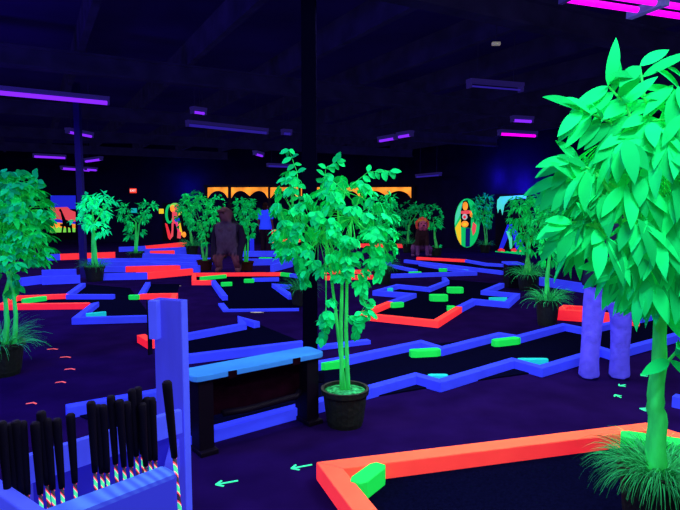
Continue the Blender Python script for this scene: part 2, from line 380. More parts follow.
# lanes far to the left
lane('two parallel blue rows with red right ends, right of the far blue column',
     [([(98, 266.5), (126, 266.5), (192, 265)], ['blue', 'red']), ([(98, 273.5), (147, 272.5), (192, 268.5)], ['blue', 'red'])],
     turf=[(100, 268), (190, 266), (190, 269), (100, 274)], h=.14)
lane('blue row at the left edge seen through the lower leaves of the left tree',
     [([(20, 278), (42, 275.5)], ['blue']), ([(42, 270), (76, 269)], ['blue']), ([(42, 276.5), (80, 275)], ['blue'])], h=.16)
lane('red and blue long row below the giraffe mural',
     [([(34, 255), (60, 254), (115, 252)], ['blue', 'red'])], h=.17)
lane('broad blue lane running right from the far column behind the small forked tree',
     [([(88, 258.5), (200, 258), (212, 258)], ['blue']), ([(88, 262), (150, 261), (200, 263)], ['blue']), ([(140, 253), (200, 255)], ['blue'])], h=.17)
lane('far blue row with a red tail starting behind the small forked tree',
     [([(119, 247), (145, 246), (186, 242)], ['blue', 'red']), ([(145, 249), (175, 247.5), (190, 247)], ['blue', 'blue'])], h=.16)
lane('short red and blue rows on the floor below the painted shield dancer',
     [([(150, 251), (174, 250.5), (190, 249)], ['red', 'blue'])], h=.16)
lane('blue row with red left end beside the pot left of the gorilla statue',
     [([(150, 262.5), (199, 265.5)], ['blue'])], h=.16)
lane('blue lane with a green bumper behind the tree right of the gorilla statue',
     [([(241, 251), (292, 251)], ['blue']), ([(241, 259), (300, 258)], ['blue']), ([(272, 264.5), (291, 260)], ['blue'])],
     [((259, 257.5), (272, 257.5), dict(h=.18))], h=.17)
def plank_sign(label, quad, Y, m):
    n = Vector((0, -1, 0)); q = [pv(x, y, Y) for x, y in quad]; o = Vector((sum(p.x for p in q) / len(q), Y, 0))
    return o, q

# obstacle blocks standing free on the turf
def block(px, py, L, label, m='green'):
    p = gp(px, py); t = MB()
    pts = [(-L / 2, -.05), (-L / 2 + .05, -.085), (L / 2 - .05, -.085), (L / 2, -.05), (L / 2, .05), (L / 2 - .05, .085), (-L / 2 + .05, .085), (-L / 2, .05)]
    o = t.prism(pts, .012, .112).build('obstacle_block', M[m], bevel=.008); o.location = (p.x, p.y, 0)
    tag(o, label, 'obstacle block', 'green obstacle blocks')
block(438.5, 301.5, .29, 'low green block on the zigzag turf, nearer of two')
block(455, 293.5, .28, 'low green block on the zigzag turf, farther of two')

# black pedestal with blue top
b = gp(512, 287)
t = empty('pedestal', b, 'black box pedestal with a blue top at the end of the diagonal lane', 'pedestal')
MB().box((0, 0, .22), (.24, .34, .44)).build('box', M['black'], t); MB().box((0, 0, .455), (.30, .42, .03)).build('top', M['blue'], t)
# upright blue post and red boat-like props near the person in blue
b = gp(252, 252.5)
t = tag(MB().box((0, 0, .26), (.13, .13, .52)).build('marker_post', M['muralblue'], bevel=.01), 'short upright blue post left of the person in the blue shirt', 'post'); t.location = b
def canoe(px, py, L, z, label):
    b = gp(px, py); m = MB(); n = 9
    secs = []
    for i in range(n):
        s = -1 + 2 * i / (n - 1); wdt = .16 * (1 - s * s) + .02; up = .10 * s * s
        secs.append([(s * L / 2, -wdt, z + .22 + up), (s * L / 2, -wdt * .6, z + .03 + up), (s * L / 2, wdt * .6, z + .03 + up), (s * L / 2, wdt, z + .22 + up)])
    vs = [v for r in secs for v in r]; fs = []
    for i in range(n - 1):
        for k in range(3): fs.append((i * 4 + k, i * 4 + k + 1, (i + 1) * 4 + k + 1, (i + 1) * 4 + k))
        fs.append((i * 4 + 3, i * 4, (i + 1) * 4, (i + 1) * 4 + 3))
    fs += [(0, 3, 2, 1), tuple((n - 1) * 4 + k for k in range(4))]
    return m.add(vs, fs), b
t = empty('canoe_rack', gp(285, 249), 'two red canoe-shaped boards on a dark stand left of the centre tree crown', 'prop')
for z in (.12, .42):
    mm, _ = canoe(285, 249, 1.1, z, ''); mm.build('canoe', M['redpaint'], t)
s_ = MB()
for x in (-.3, .3): s_.box((x, .2, .4), (.05, .05, .8)); s_.box((x, .1, .13), (.05, .3, .05)); s_.box((x, .1, .43), (.05, .3, .05))
s_.build('stand', M['black'], t)

# ------------------------------------------------------------------ trees
def leaf(m, p, d, L, W, up=Vector((0, 0, 1)), droop=.25, simple=False, roll=0.0):
    d = d.normalized(); s = d.cross(up)
    if s.length < 1e-3: s = Vector((1, 0, 0))
    s.normalize(); n = s.cross(d)
    if roll: s, n = s * math.cos(roll) + n * math.sin(roll), n * math.cos(roll) - s * math.sin(roll)
    if simple:
        a = p + d * L * .45 - n * L * droop * .2
        e = p + d * L - n * L * droop
        m.add([p, a + s * W / 2 + n * W * .15, e, a - s * W / 2 + n * W * .15], [(0, 1, 2), (0, 2, 3)]); return
    T = (0, .06, .16, .3, .45, .6, .75, .88, 1); HW = (.03, .15, .33, .46, .5, .47, .36, .20, 0)
    vs = []
    for t, h in zip(T, HW):
        c = p + d * (L * t) - n * (L * droop * t * t)
        vs += [c + s * (W * h) + n * (W * h * .16), c, c - s * (W * h) + n * (W * h * .16)]
    fs = []
    for i in range(len(T) - 1):
        a = i * 3; b_ = a + 3
        fs += [(a, a + 1, b_ + 1, b_), (a + 1, a + 2, b_ + 2, b_ + 1)]
    m.add(vs, fs)

def grass(m, c, r0, n, L, w, rng, flat=.6, blades=5, emax=1.4):
    for _ in range(n):
        a = rng.uniform(0, 2 * PI); rr = r0 * rng.random() ** .5
        p = Vector(c) + Vector((rr * math.cos(a), rr * math.sin(a), 0)); a += rng.uniform(-.5, .5)
        h = Vector((math.cos(a), math.sin(a), 0)); el = rng.uniform(.2, emax); l = L * rng.uniform(.6, 1.1)
        s = Vector((-h.y, h.x, 0)) * w / 2; tw = rng.uniform(-.8, .8)
        s = s * math.cos(tw) + Vector((0, 0, 1)) * (w / 2 * math.sin(tw))
        q = p.copy(); vs = []
        for i in range(blades + 1):
            f = 1 - i / blades * .85
            vs += [q + s * f, q - s * f]
            q = q + (h * math.cos(el) + Vector((0, 0, math.sin(el)))) * (l / blades); el -= flat * (.5 + i / blades * .6)
            q.z = max(q.z, .02)
        m.add(vs, [(2 * i, 2 * i + 1, 2 * i + 3, 2 * i + 2) for i in range(blades)])

def tree(name, label, base, pot, stems, blobs, L, W, leaves='leaf_mid', trunk='trunk', seed=1, simple=False, skirt=None, per=5, potm='pot', soil='soil_dark', droop=.3, down=(.2, 1.0), ydepth=.9, sprigs=(), group='potted artificial trees', cat='potted tree', group_on=True):
    rng = random.Random(seed); b = gp(*base) if not isinstance(base, Vector) else base
    t = empty(name, b, label, cat, group if group_on else None); Y = b.y
    r, h = pot
    MB().lathe([(r * .74, 0), (r * .80, h * .12), (r * .95, h * .86), (r * 1.02, h * .86), (r * 1.04, h), (r * .92, h), (r * .90, h * .9)], seg=22).build('pot', M[potm], t, smooth=False)
    pot_ = t.children[-1]
    pm = MB().lathe([(r * .90, h * .86), (r * .90, h * .915), (r * .4, h * .95), (.01, h * .96)], seg=18).build('soil', M[soil], pot_, smooth=True)
    def loc(px, py, dy=0.0): return pv(px, py, Y + dy) - b
    for i, st in enumerate(stems):
        pts = [loc(*q[:3]) if len(q) == 3 else loc(q[0], q[1]) for q in st[0]]; pts[0].z = h * .85
        dense = []
        for k in range(len(pts) - 1):
            for j in range(4): dense.append(pts[k].lerp(pts[k + 1], j / 4))
        dense.append(pts[-1]); n = len(dense)
        dense = [p + Vector((rng.uniform(-1, 1), rng.uniform(-1, 1), 0)) * st[1] * (.09 if 0 < k < n - 1 else 0) for k, p in enumerate(dense)]
        MB().tube(dense, [st[1] * (1 - .6 * k / (n - 1)) * rng.uniform(.96, 1.04) for k in range(n)], 9).build('trunk', M[trunk], t, smooth=True)
    tops = [loc(*st[0][-1][:3]) for st in stems] or [Vector((0, 0, 1))]
    lm, tw = MB(), MB()
    def cluster(p, o, k, lo, hi, L_):
        if not simple:                       # leaves hanging in a fan from one twig tip
            oh = Vector((o.x, o.y, 0))
            if oh.length < .05: oh = Vector((rng.uniform(-1, 1), rng.uniform(-1, 1), 0))
            oh.normalize(); la = Vector((-oh.y, oh.x, 0)); a0 = rng.uniform(-.35, .35)
            for j in range(k):
                f = (j + .5) / k * 2 - 1 + rng.uniform(-.15, .15)
                d = oh * rng.uniform(.45, .9) * (1.2 - abs(f) * .5) + la * (f * .85 + a0) + Vector((0, 0, -rng.uniform(lo, hi) * .55))
                b0 = p - oh * (abs(f) * .12 * L_) + la * (f * .10 * L_) + Vector((0, 0, rng.uniform(-.1, .1) * L_))
                leaf(lm, b0, d, L_ * rng.uniform(.75, 1.12), W * rng.uniform(.85, 1.15), up=Vector((0, 0, 1)) + oh * .5, droop=droop * rng.uniform(.5, 1.4), roll=rng.uniform(-.3, .3))
            return
        for j in range(k):
            a = (j + rng.uniform(-.3, .3)) / k * 2 * PI
            e1 = o.cross(Vector((0, 0, 1)));
            if e1.length < .1: e1 = Vector((1, 0, 0))
            e1.normalize(); e2 = o.cross(e1)
            d = o * rng.uniform(.35, 1.0) + (e1 * math.cos(a) + e2 * math.sin(a)) * rng.uniform(.45, 1.0)
            d.normalize(); d.z -= rng.uniform(lo, hi)
            back = -o * rng.uniform(0, .5) * L_
            leaf(lm, p + back, d, L_ * rng.uniform(.75, 1.15), W * rng.uniform(.8, 1.15), droop=droop * rng.uniform(.4, 1.4), simple=simple, roll=rng.uniform(-.5, .5))
    for (cx, cy, rx, ry, n) in blobs:
        c = loc(cx, cy); sx = rx * Y / FOC; sz = ry * Y / FOC; sy = sx * ydepth
        for _ in range(n):
            while True:
                v = Vector((rng.uniform(-1, 1), rng.uniform(-1, 1), rng.uniform(-1, 1)))
                if .15 < v.length < 1: break
            v = v.normalized() * (v.length ** .45)
            p = c + Vector((v.x * sx, v.y * sy, v.z * sz))
            o = Vector((v.x, v.y, v.z * .6 + .15)).normalized()
            cluster(p, o, per, *down, L)
            q = c.lerp(p, .03)
            if not simple: tw.tube([q, q.lerp(p, .55) + Vector((0, 0, sz * .05)), p], [L * .03, L * .022, L * .014], 5, False)
    for sp in sprigs:                        # single shoots standing out of the crown
        pts = [loc(*q[:3]) for q in sp]
        n = len(pts); dense = []
        for k in range(n - 1):
            for j in range(3): dense.append(pts[k].lerp(pts[k + 1], j / 3))
        dense.append(pts[-1])
        tw.tube(dense, [L * .04 * (1 - .6 * k / len(dense)) for k in range(len(dense))], 5, False)
        for k in range(1, len(dense)):
            d0 = (dense[k] - dense[k - 1]).normalized()
            for sgn in ((1, -1) if k < len(dense) - 1 else (1, -1, 0)):
                sd = Vector((d0.z, 0, -d0.x)) * sgn
                d = d0 * .6 + sd * .6 + Vector((0, rng.uniform(-.6, .3), -rng.uniform(.25, 1.0)))
                leaf(lm, dense[k], d, L * rng.uniform(.7, 1.0), W * rng.uniform(.8, 1.05), up=Vector((0, -.8, .6)), droop=droop * .7, simple=simple)
    # boughs joining trunk tops to each leaf mass
    for (cx, cy, rx, ry, n) in blobs:
        c = loc(cx, cy); best = min(tops, key=lambda q: (q - c).length)
        if (best - c).length > .02:
            mid = best.lerp(c, .5) - Vector((0, 0, .03)); r_ = max(.006, .25 * (stems[0][1] if stems else .02))
            tw.tube([best, mid, c], [r_, r_ * .8, r_ * .5], 6, False)
    lm.build('foliage', M[leaves], t, smooth=not simple)
    if tw.v: tw.build('branches', M[trunk], t, smooth=True)
    if skirt:
        g = MB(); grass(g, (0, 0, h * .92), r * .75, skirt[0], skirt[1], skirt[2], rng, flat=skirt[4] if len(skirt) > 4 else .45, emax=skirt[5] if len(skirt) > 5 else 1.4)
        g.build('grass_skirt', M[skirt[3]], t)
    return t

# the big tree at the right
fb = gp(657, 539)
tree('ficus_tree', 'tall bright green tree with long drooping leaves at the right edge of the foreground', fb, (.18, .36),
     [([(656, 470), (657, 420), (655, 395), (660, 340), (662, 270), (664, 200)], .046)],
     [(690, 185, 76, 58, 30), (672, 230, 60, 38, 20), (624, 212, 40, 40, 13), (712, 240, 65, 48, 16), (680, 120, 48, 36, 10), (640, 160, 46, 42, 13), (725, 170, 60, 60, 12), (655, 262, 44, 22, 9), (604, 180, 28, 34, 7), (596, 225, 26, 24, 6), (692, 285, 34, 20, 8)],
     .205, .060, leaves='leaf_front', seed=27, per=4, droop=.28, down=(.8, 2.2), ydepth=.75,
     sprigs=[[(650, 150), (645, 100), (640, 66)], [(640, 170), (610, 122), (582, 110)], [(665, 150), (676, 100), (690, 72)], [(620, 205), (595, 172), (572, 160)], [(612, 215), (590, 188), (566, 176)], [(612, 235), (585, 222), (566, 222)],
             [(640, 140), (625, 104), (608, 86)], [(664, 366, -.02), (680, 348, -.04), (695, 326, -.05)], [(640, 262), (625, 262), (614, 266)], [(655, 265), (645, 280), (640, 288)]],
     skirt=(640, .27, .0065, 'grass_front', .5, 1.0), soil='soil')
# centre tree
tree('ficus_tree', 'full leafy green tree with three thin stems in a black pot, centre of the photo', (345, 424), (.165, .265),
     [([(345, 388), (339, 340), (333, 290), (326, 235)], .016), ([(342, 388), (341, 330), (342, 280), (338, 210)], .018), ([(348, 388), (346, 330), (347, 285), (352, 215)], .017)],
     [(352, 218, 34, 38, 40), (318, 236, 32, 42, 42), (293, 212, 18, 46, 26), (374, 232, 24, 40, 26), (284, 222, 11, 32, 16), (342, 262, 26, 18, 12), (296, 252, 16, 14, 8), (330, 190, 20, 18, 10), (345, 192, 28, 20, 14), (326, 308, 7, 18, 5), (362, 298, 11, 20, 6)],
     .082, .044, leaves='leaf_mid', seed=6, per=5, droop=.2, down=(.4, 2.0),
     sprigs=[[(300, 210), (297, 172), (289, 150)], [(322, 190), (326, 168), (337, 161)], [(352, 185), (368, 172), (390, 171)], [(345, 315), (358, 318), (368, 300)], [(338, 310), (328, 320), (322, 338)], [(352, 320), (360, 320), (356, 332)], [(372, 245), (382, 262), (378, 275)], [(292, 255), (284, 245), (276, 238)], [(296, 250), (300, 268), (304, 280)]],
     soil='soil')
# left tree
tree('ficus_tree', 'dense round green tree with two crooked stems at the left edge of the photo', (2, 374), (.20, .30),
     [([(5, 342), (7, 320), (5, 295), (14, 262), (10, 240)], .026), ([(14, 342), (16, 315), (13, 290), (4, 262), (0, 235)], .022)],
     [(5, 212, 40, 44, 110), (25, 212, 26, 36, 60), (-20, 230, 30, 40, 24), (8, 255, 34, 22, 34), (32, 238, 20, 26, 30), (12, 186, 26, 18, 26)],
     .105, .050, leaves='leaf_left', seed=9, per=5, droop=.3, down=(.2, 1.1), skirt=(260, .34, .007, 'grass', .4),
     sprigs=[[(36, 190), (38, 180), (34, 176)], [(10, 270), (18, 285), (12, 292)]])
# far trees (stems and crowns seen small)
def far_tree(label, base, pot, crown, L, W, leaves, trunk, seed, stem, skirt=None, potm='pot', per=5):
    tree('ficus_tree', label, base, pot, stem, crown, L, W, leaves=leaves, trunk=trunk, seed=seed, simple=True, skirt=skirt, potm=potm, per=per)
far_tree('pale teal-green tree beside the dark blue far column, below the ceiling tubes', (95, 281), (.2, .3), [(93, 212, 15, 17, 30), (105, 205, 12, 12, 12), (82, 220, 9, 9, 9), (92, 199, 8, 9, 8), (100, 228, 9, 8, 7)], .14, .08, 'leaf_teal', 'trunk', 31, [([(95, 262), (94, 245), (93, 225)], .07)], (150, .32, .012, 'grass_dim'))
far_tree('forked green tree with a V-shaped crown in front of the pale cyan poster', (136.5, 263), (.17, .28), [(148, 207, 9, 11, 16), (127, 212, 9, 9, 12), (136, 223, 11, 12, 18), (131, 235, 5, 7, 4)], .15, .08, 'leaf_mid', 'trunk', 32, [([(136, 252), (136, 236), (136, 222)], .05), ([(136, 245), (139, 225), (146, 210)], .03)], (60, .22, .012, 'grass_dim'), potm='pot')
far_tree('bushy dark green tree in a brown pot just left of the gorilla statue', (205, 270), (.19, .24), [(197, 212, 19, 20, 60), (190, 205, 14, 14, 26), (205, 222, 12, 14, 20), (202, 238, 5, 9, 6)], .12, .065, 'leaf_dim', 'trunk_dim', 33, [([(204, 262), (202, 248), (201, 235)], .035), ([(206, 262), (207, 248), (204, 232)], .03)], None, 'pot_brown')
far_tree('small dim tree with a grass skirt behind the shield dancer side of the gorilla tree', (192, 255), (.2, .3), [(186, 215, 11, 16, 22), (196, 198, 8, 8, 8)], .14, .08, 'leaf_dark', 'trunk_dim', 34, [([(192, 246), (191, 235), (188, 222)], .05)], (160, .45, .02, 'grass_dim'))
far_tree('light green little tree just above and behind the gorilla statue head', (222, 258), (.18, .26), [(218, 206, 10, 11, 24), (214, 214, 7, 8, 10)], .14, .08, 'leaf_mid', 'trunk', 35, [([(221, 250), (220, 235), (219, 215)], .04)])
far_tree('light green slim tree in a brown pot immediately right of the gorilla statue', (246, 270.5), (.19, .22), [(246, 215, 14, 16, 36), (241, 205, 9, 8, 12), (252, 207, 8, 8, 12), (247, 230, 8, 8, 10)], .13, .075, 'leaf_mid', 'trunk', 36, [([(245, 262), (245, 248), (244, 230)], .03), ([(247, 262), (248, 246), (248, 228)], .028)], None, 'pot_brown')
far_tree('green tree with a dark grass skirt right behind the crown of the centre tree', (382, 284), (.2, .34), [(379, 218, 18, 20, 46), (386, 205, 11, 12, 18), (370, 225, 11, 14, 16), (384, 236, 11, 7, 9), (391, 197, 5, 5, 4)], .13, .065, 'leaf_mid', 'trunk', 37, [([(380, 266), (380, 250), (378, 225)], .035), ([(384, 266), (384, 250), (386, 222)], .03)], (170, .34, .012, 'grass_dim'))
far_tree('darkest round tree directly left of the seated maned statue', (408, 252.5), (.2, .3), [(411, 215, 16, 14, 48), (405, 225, 11, 12, 18), (420, 208, 10, 8, 12)], .14, .08, 'leaf_dark', 'trunk_dim', 38, [([(408, 247), (408, 238), (409, 225)], .06)], (120, .4, .018, 'grass_dim'))
far_tree('small speckled tree directly right of the seated maned statue', (436, 256), (.18, .26), [(433, 217, 9, 12, 28), (438, 222, 5, 9, 8), (437, 247, 5, 4, 5)], .13, .08, 'leaf_mid', 'trunk_dim', 39, [([(437, 249), (435, 238), (434, 225)], .05)])
far_tree('slender green tree against the dark wall right of the tall painted mask', (485, 252.5), (.17, .26), [(482, 211, 10, 14, 34), (487, 199, 5, 6, 8), (477, 205, 6, 9, 8), (490, 218, 4, 10, 7)], .17, .07, 'leaf_mid', 'trunk_dim', 40, [([(486, 245), (485, 235), (483, 215)], .03), ([(487, 245), (487, 235), (485, 218)], .025)], (60, .3, .02, 'grass_dim'))
far_tree('wide dusky tree with a grass tuft in front of the blue-legged bird panel', (528, 290), (.2, .30), [(532, 218, 24, 22, 66), (545, 205, 20, 14, 32), (518, 212, 10, 16, 18), (530, 240, 16, 14, 20), (555, 212, 14, 20, 26)], .15, .055, 'leaf_dim', 'trunk_dim', 41, [([(525, 272), (528, 255), (526, 235)], .04), ([(530, 272), (527, 252), (534, 232)], .035)], (190, .38, .014, 'grass'))
far_tree('dusky tree in a tall black square-looking pot nearest the pale-trousered person', (547, 325), (.15, .34), [(556, 225, 22, 30, 46), (548, 245, 14, 22, 22), (575, 215, 20, 34, 32)], .12, .05, 'leaf_dim', 'trunk', 42, [([(547, 298), (547, 280), (549, 262), (551, 240)], .035)], (240, .30, .010, 'grass'))
far_tree('grass-skirted little tree mostly hidden behind the black column', (301, 305), (.17, .26), [(300, 232, 16, 18, 18)], .11, .06, 'leaf_dim', 'trunk_dim', 43, [([(302, 290), (303, 268), (303, 245)], .03)], (190, .36, .010, 'grass_dim'))

# ------------------------------------------------------------------ bench
FL, FR, BR = Vector((-.868, 3.33, 0)), Vector((-.134, 3.89, 0)), Vector((-.266, 4.03, 0))
bd = (FR - FL).normalized(); bn = Vector((-bd.y, bd.x, 0)); BL_ = (FR - FL).length + .06
rz = math.atan2(bd.y, bd.x)
t = empty('bench', FL + (FR - FL) * .5 + bn * .095, 'low bench with a glowing pale blue plank seat and black base beside the post', 'bench', rz=rz)
poly = []
for sx, sy, a0 in ((1, 1, 0), (-1, 1, 90), (-1, -1, 180), (1, -1, 270)):
    for a in (0, 30, 60, 90):
        an = math.radians(a0 + a); poly.append((sx * (BL_ / 2 - .05) + .05 * math.cos(an), sy * (.11 - .05) + .05 * math.sin(an)))
MB().prism(poly, .475, .512).build('seat', M['benchtop'], t, bevel=.006)
MB().box((0, .03, .33), (BL_ - .18, .02, .27)).build('apron', M['brownblack'], t)
for sx in (-1, 1):
    MB().box((sx * (BL_ / 2 - .09), 0, .245), (.10, .16, .46)).box((sx * (BL_ / 2 - .09), 0, .015), (.12, .24, .03)).build('leg', M['black'], t, bevel=.005)
MB().tube([(-.27, -.03, .215), (-.1, -.03, .20), (.3, -.02, .205), (.34, 0, .23)], .024, 10).build('foot_rail', M['black'], t, smooth=True)
for x in (-.235, .245):
    MB().box((x, -.105, .486), (.06, .02, .045)).build('hinge', M['brownblack'], t)

# ------------------------------------------------------------------ putter rack with its tall post
PC = Vector((-.716, 2.33, 0)); pa = Vector((.94, -.342, 0)); pn = Vector((-.342, -.94, 0))
t = empty('putter_rack', PC, 'blue painted wooden putter rack with a tall post in the left foreground', 'putter rack')
prz = math.atan2(pa.y, pa.x)
def rel(v): return Vector(v) - PC
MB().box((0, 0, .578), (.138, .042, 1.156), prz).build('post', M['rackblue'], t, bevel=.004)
eb = MB().box(pa * .0705 + Vector((0, 0, .578)), (.004, .040, 1.154), prz).build('post_edge_lit', M['rackedge'], t)  # edge face of the same post painted lighter as its lit side
cb = -pa * .052 + pn * .036
MB().box((cb.x, cb.y, 1.072), (.042, .03, .165), prz).build('end_block', M['rackedge'], t, bevel=.004)
db = -pa * .079 + pn * .036
MB().box((db.x, db.y, 1.035), (.008, .02, .23), prz).build('bracket_or_shade_strip', M['black'], t)  # dark strip painted in for shade on the block's left face
def rail(name, a, b, w, h, ztop, m, bevel=.006):
    a, b = Vector(a), Vector(b); d = b - a; L = d.length; rz = math.atan2(d.y, d.x); c = (a + b) / 2
    mb = MB().box((0, 0, 0), (L, w, h))
    o = mb.build(name, m, t, bevel=bevel); o.location = rel((c.x, c.y, ztop - h / 2)); o.rotation_euler = (0, 0, rz); return o
rd = Vector((.68, .733, 0)).normalized(); rn = Vector((rd.y, -rd.x, 0))           # rn points to the viewer's side
# lower front rail, upper back rail, end rail at the left
fr0, fr1 = Vector((-.86, 1.72, 0)) + rn * .055, Vector((-.655, 1.94, 0)) + rn * .055
rail('front_rail', fr0 - rd * .13, fr1 + rd * .02, .10, .15, .62, M['grain'], .018)
b1 = Vector((-.668, 2.275, 0)); b0 = Vector((-1.11, 1.80, 0))
rail('back_rail', b0, b1, .03, .10, .70, M['rackedge'], .004)
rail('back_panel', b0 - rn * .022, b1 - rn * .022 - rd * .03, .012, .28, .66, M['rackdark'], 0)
rail('end_rail', Vector((-1.16, 1.79, 0)), Vector((-.83, 1.545, 0)), .05, .15, .635, M['rackedge'], .006)
cx = (fr1 + PC) / 2
rail('side_rail', fr1 - rd * .02 + rn * .02, Vector((-.70, 2.30, 0)), .04, .12, .56, M['rackblue'], .004)
for p in (fr0 + rd * .02, b0 + rd * .03):
    MB().box(rel((p.x, p.y, .30)), (.06, .06, .60), prz).build('leg', M['rackblue'], t)

def make_putter(label):
    o = empty('putter', (0, 0, 0), label, 'putter', 'putters in the rack')
    MB().tube([(0, 0, .03), (0, 0, .66)], [.0055, .0065], 8).build('shaft', M['shaft'], o, smooth=True)
    MB().tube([(0, 0, .64), (0, 0, .68), (0, 0, .88), (0, 0, .905), (0, 0, .912)], [.010, .0115, .0155, .0155, .011], 10).build('grip', M['grip'], o, smooth=True)
    MB().box((.03, 0, .016), (.10, .025, .028)).build('head', M['black'], o, bevel=.006)
    return o
mid0, mid1 = Vector((-.66, 2.11, 0)), Vector((-1.065, 1.765, 0))
def on_mid(px):
    k = (px - 340) / FOC; dx, dy = mid1.x - mid0.x, mid1.y - mid0.y
    # camera is almost level in depth: x = k*y/cosine handled through ray()
    r_ = ray(px, 430); k = r_.x / r_.y
    s = (k * mid0.y - mid0.x) / (dx - k * dy); return mid0 + (mid1 - mid0) * s
tops = [(152, 398, 0), (147, 398, .3), (142.5, 403, -.4), (139, 387, .9), (133, 389, .7), (127, 402, 0), (121, 399, -.2), (111.5, 396, .5), (104.5, 404, 0), (98, 405, .1), (91, 402, -.6),
        (70.5, 414, .1), (56, 419, 0), (48, 418, .2), (42, 411, .4), (35, 422, -.3), (21, 422, .1), (15, 421, 0), (10, 423, .4), (2, 421, -.1)]
ords = ['first', 'second', 'third', 'fourth', 'fifth', 'sixth', 'seventh', 'eighth', 'ninth', 'tenth', 'eleventh']
proto = None
for i, (px, py, off) in enumerate(tops):
    if i <= 10: lab = 'black-gripped putter with striped shaft in the right cluster of the rack, %s from the post' % ords[i]
    elif i == 11: lab = 'lone black-gripped putter standing in the gap between the two clusters in the rack'
    else: lab = 'black-gripped putter in the left cluster of the rack, %s from its right end' % ords[i - 12]
    p = on_mid(px) * (1 + .012 * off)
    zt = pv(px, py, p.y).z
    if proto is None: o = proto = make_putter(lab)
    else:
        o = proto.copy(); C.objects.link(o); o['label'] = lab
        for ch in proto.children:
            c = ch.copy(); C.objects.link(c); c.parent = o
    s = zt / .912; lean = -.03 + R.uniform(-.008, .008); o.location = (p.x - math.sin(lean) * zt, p.y, 0)
    o.scale = (1, 1, s); o.rotation_euler = (R.uniform(-.01, .01), lean, 0)
o = proto.copy(); C.objects.link(o); o['label'] = 'single putter leaning alone against the front of the tall blue post'
for ch in proto.children:
    c = ch.copy(); C.objects.link(c); c.parent = o
o.location = (-.545, 1.93, 0); o.scale = (1.1, 1.1, 1.03); o.rotation_euler = (0, -.068, .3)

# ------------------------------------------------------------------ arrows and footprints on the carpet
def arrow(px, py, qx, qy, m, label, group, z=.004, head=.3, w=.012):
    a, b = gp(px, py), gp(qx, qy); d = (b - a); L = d.length; d.normalize(); n = Vector((-d.y, d.x, 0))
    mb = MB()
    def bar(p, q):
        e = (q - p).normalized(); k = Vector((-e.y, e.x, 0)) * w / 2
        mb.prism([(v.x, v.y) for v in (p + k, q + k, q - k, p - k)], .001, z)
    o = a * 1.0; bar(a * 0, d * L)
    for s in (1, -1): bar(Vector((0, 0, 0)), d * (L * head) + n * (s * L * head * .9))
    ob = mb.build('floor_arrow', m); ob.location = (o.x, o.y, 0); tag(ob, label, 'floor arrow', group)
arrow(216, 485, 238, 481, M['arrowgreen'], 'pale green arrow on the carpet pointing left, nearer the tall post', 'green floor arrows')
arrow(291.5, 468.8, 312, 465, M['arrowgreen'], 'pale green arrow on the carpet pointing left, nearer the red lane corner', 'green floor arrows')
for (a, lab) in (((615, 395, 621, 398), 'nearest to the red lane'), ((619, 386, 625.5, 385), 'in the middle'), ((641, 375.8, 648, 375), 'farthest to the right'), ((640, 408.8, 653, 411), 'touching the front trunk')):
    arrow(*a, M['arrowgreen'], 'small green arrow on the carpet right of the shoes, %s' % lab, 'small green floor marks', head=.5)
for i, (x, y) in enumerate([(4, 423), (33, 403), (62, 382), (71, 369), (66.5, 357), (53.5, 349)]):
    a = gp(x, y); w = .012; mb = MB(); s = .042 * a.y / 4.5
    for sg in (-1, 1): mb.prism([(0, w), (sg * s, -w * 1.2), (sg * s, -w * 2.6), (0, -w * .5)], .001, .004)
    o = mb.build('floor_arrow', M['arrowred']); o.location = (a.x, a.y, 0)
    tag(o, 'small red chevron on the carpet, %s' % ['nearest of the trail by the left frame edge', 'second nearest of the trail', 'third nearest of the trail', 'third farthest of the trail', 'second farthest of the trail', 'farthest of the trail beside the left pot'][i], 'floor arrow', 'red floor chevrons')
for i, (x, y) in enumerate([(157, 286.5), (176, 286), (257, 312.5), (210, 346.5)]):
    a = gp(x, y); o = MB().prism([(-.09, -.02), (.04, -.035), (.10, 0), (.04, .035), (-.09, .02)], .001, .004).build('floor_marker', M['cream']); o.location = (a.x, a.y, 0)
    tag(o, ['small pale floor mark left of the gorilla lane, left of two', 'small pale floor mark left of the gorilla lane, right of two', 'small pale floor mark by the stepped blue board end', 'small pale floor mark above the bench seat'][i], 'floor mark', 'pale floor marks')

# ------------------------------------------------------------------ people and statues
def skin(name, joints, edges, m, parent, levels=2, root=0, smooth=True):
    me = bpy.data.meshes.new(name); keys = list(joints)
    me.from_pydata([joints[k][0] for k in keys], [(keys.index(a), keys.index(b)) for a, b in edges], [])
    o = bpy.data.objects.new(name, me); C.objects.link(o)
    o.modifiers.new('skin', 'SKIN'); sd = o.modifiers.new('sub', 'SUBSURF'); sd.levels = sd.render_levels = levels
    sl = me.skin_vertices[0].data
    for i, k in enumerate(keys):
        r = joints[k][1]; sl[i].radius = r if isinstance(r, tuple) else (r, r)
    sl[root].use_root = True
    bpy.context.view_layer.update()
    dg = bpy.context.evaluated_depsgraph_get(); nm = bpy.data.meshes.new_from_object(o.evaluated_get(dg))
    bpy.data.objects.remove(o); bpy.data.meshes.remove(me)
    nm.name = name; nm.materials.clear(); nm.materials.append(m)
    nm.polygons.foreach_set('use_smooth', [smooth] * len(nm.polygons))
    ob = bpy.data.objects.new(name, nm); C.objects.link(ob); ob.parent = parent
    return ob

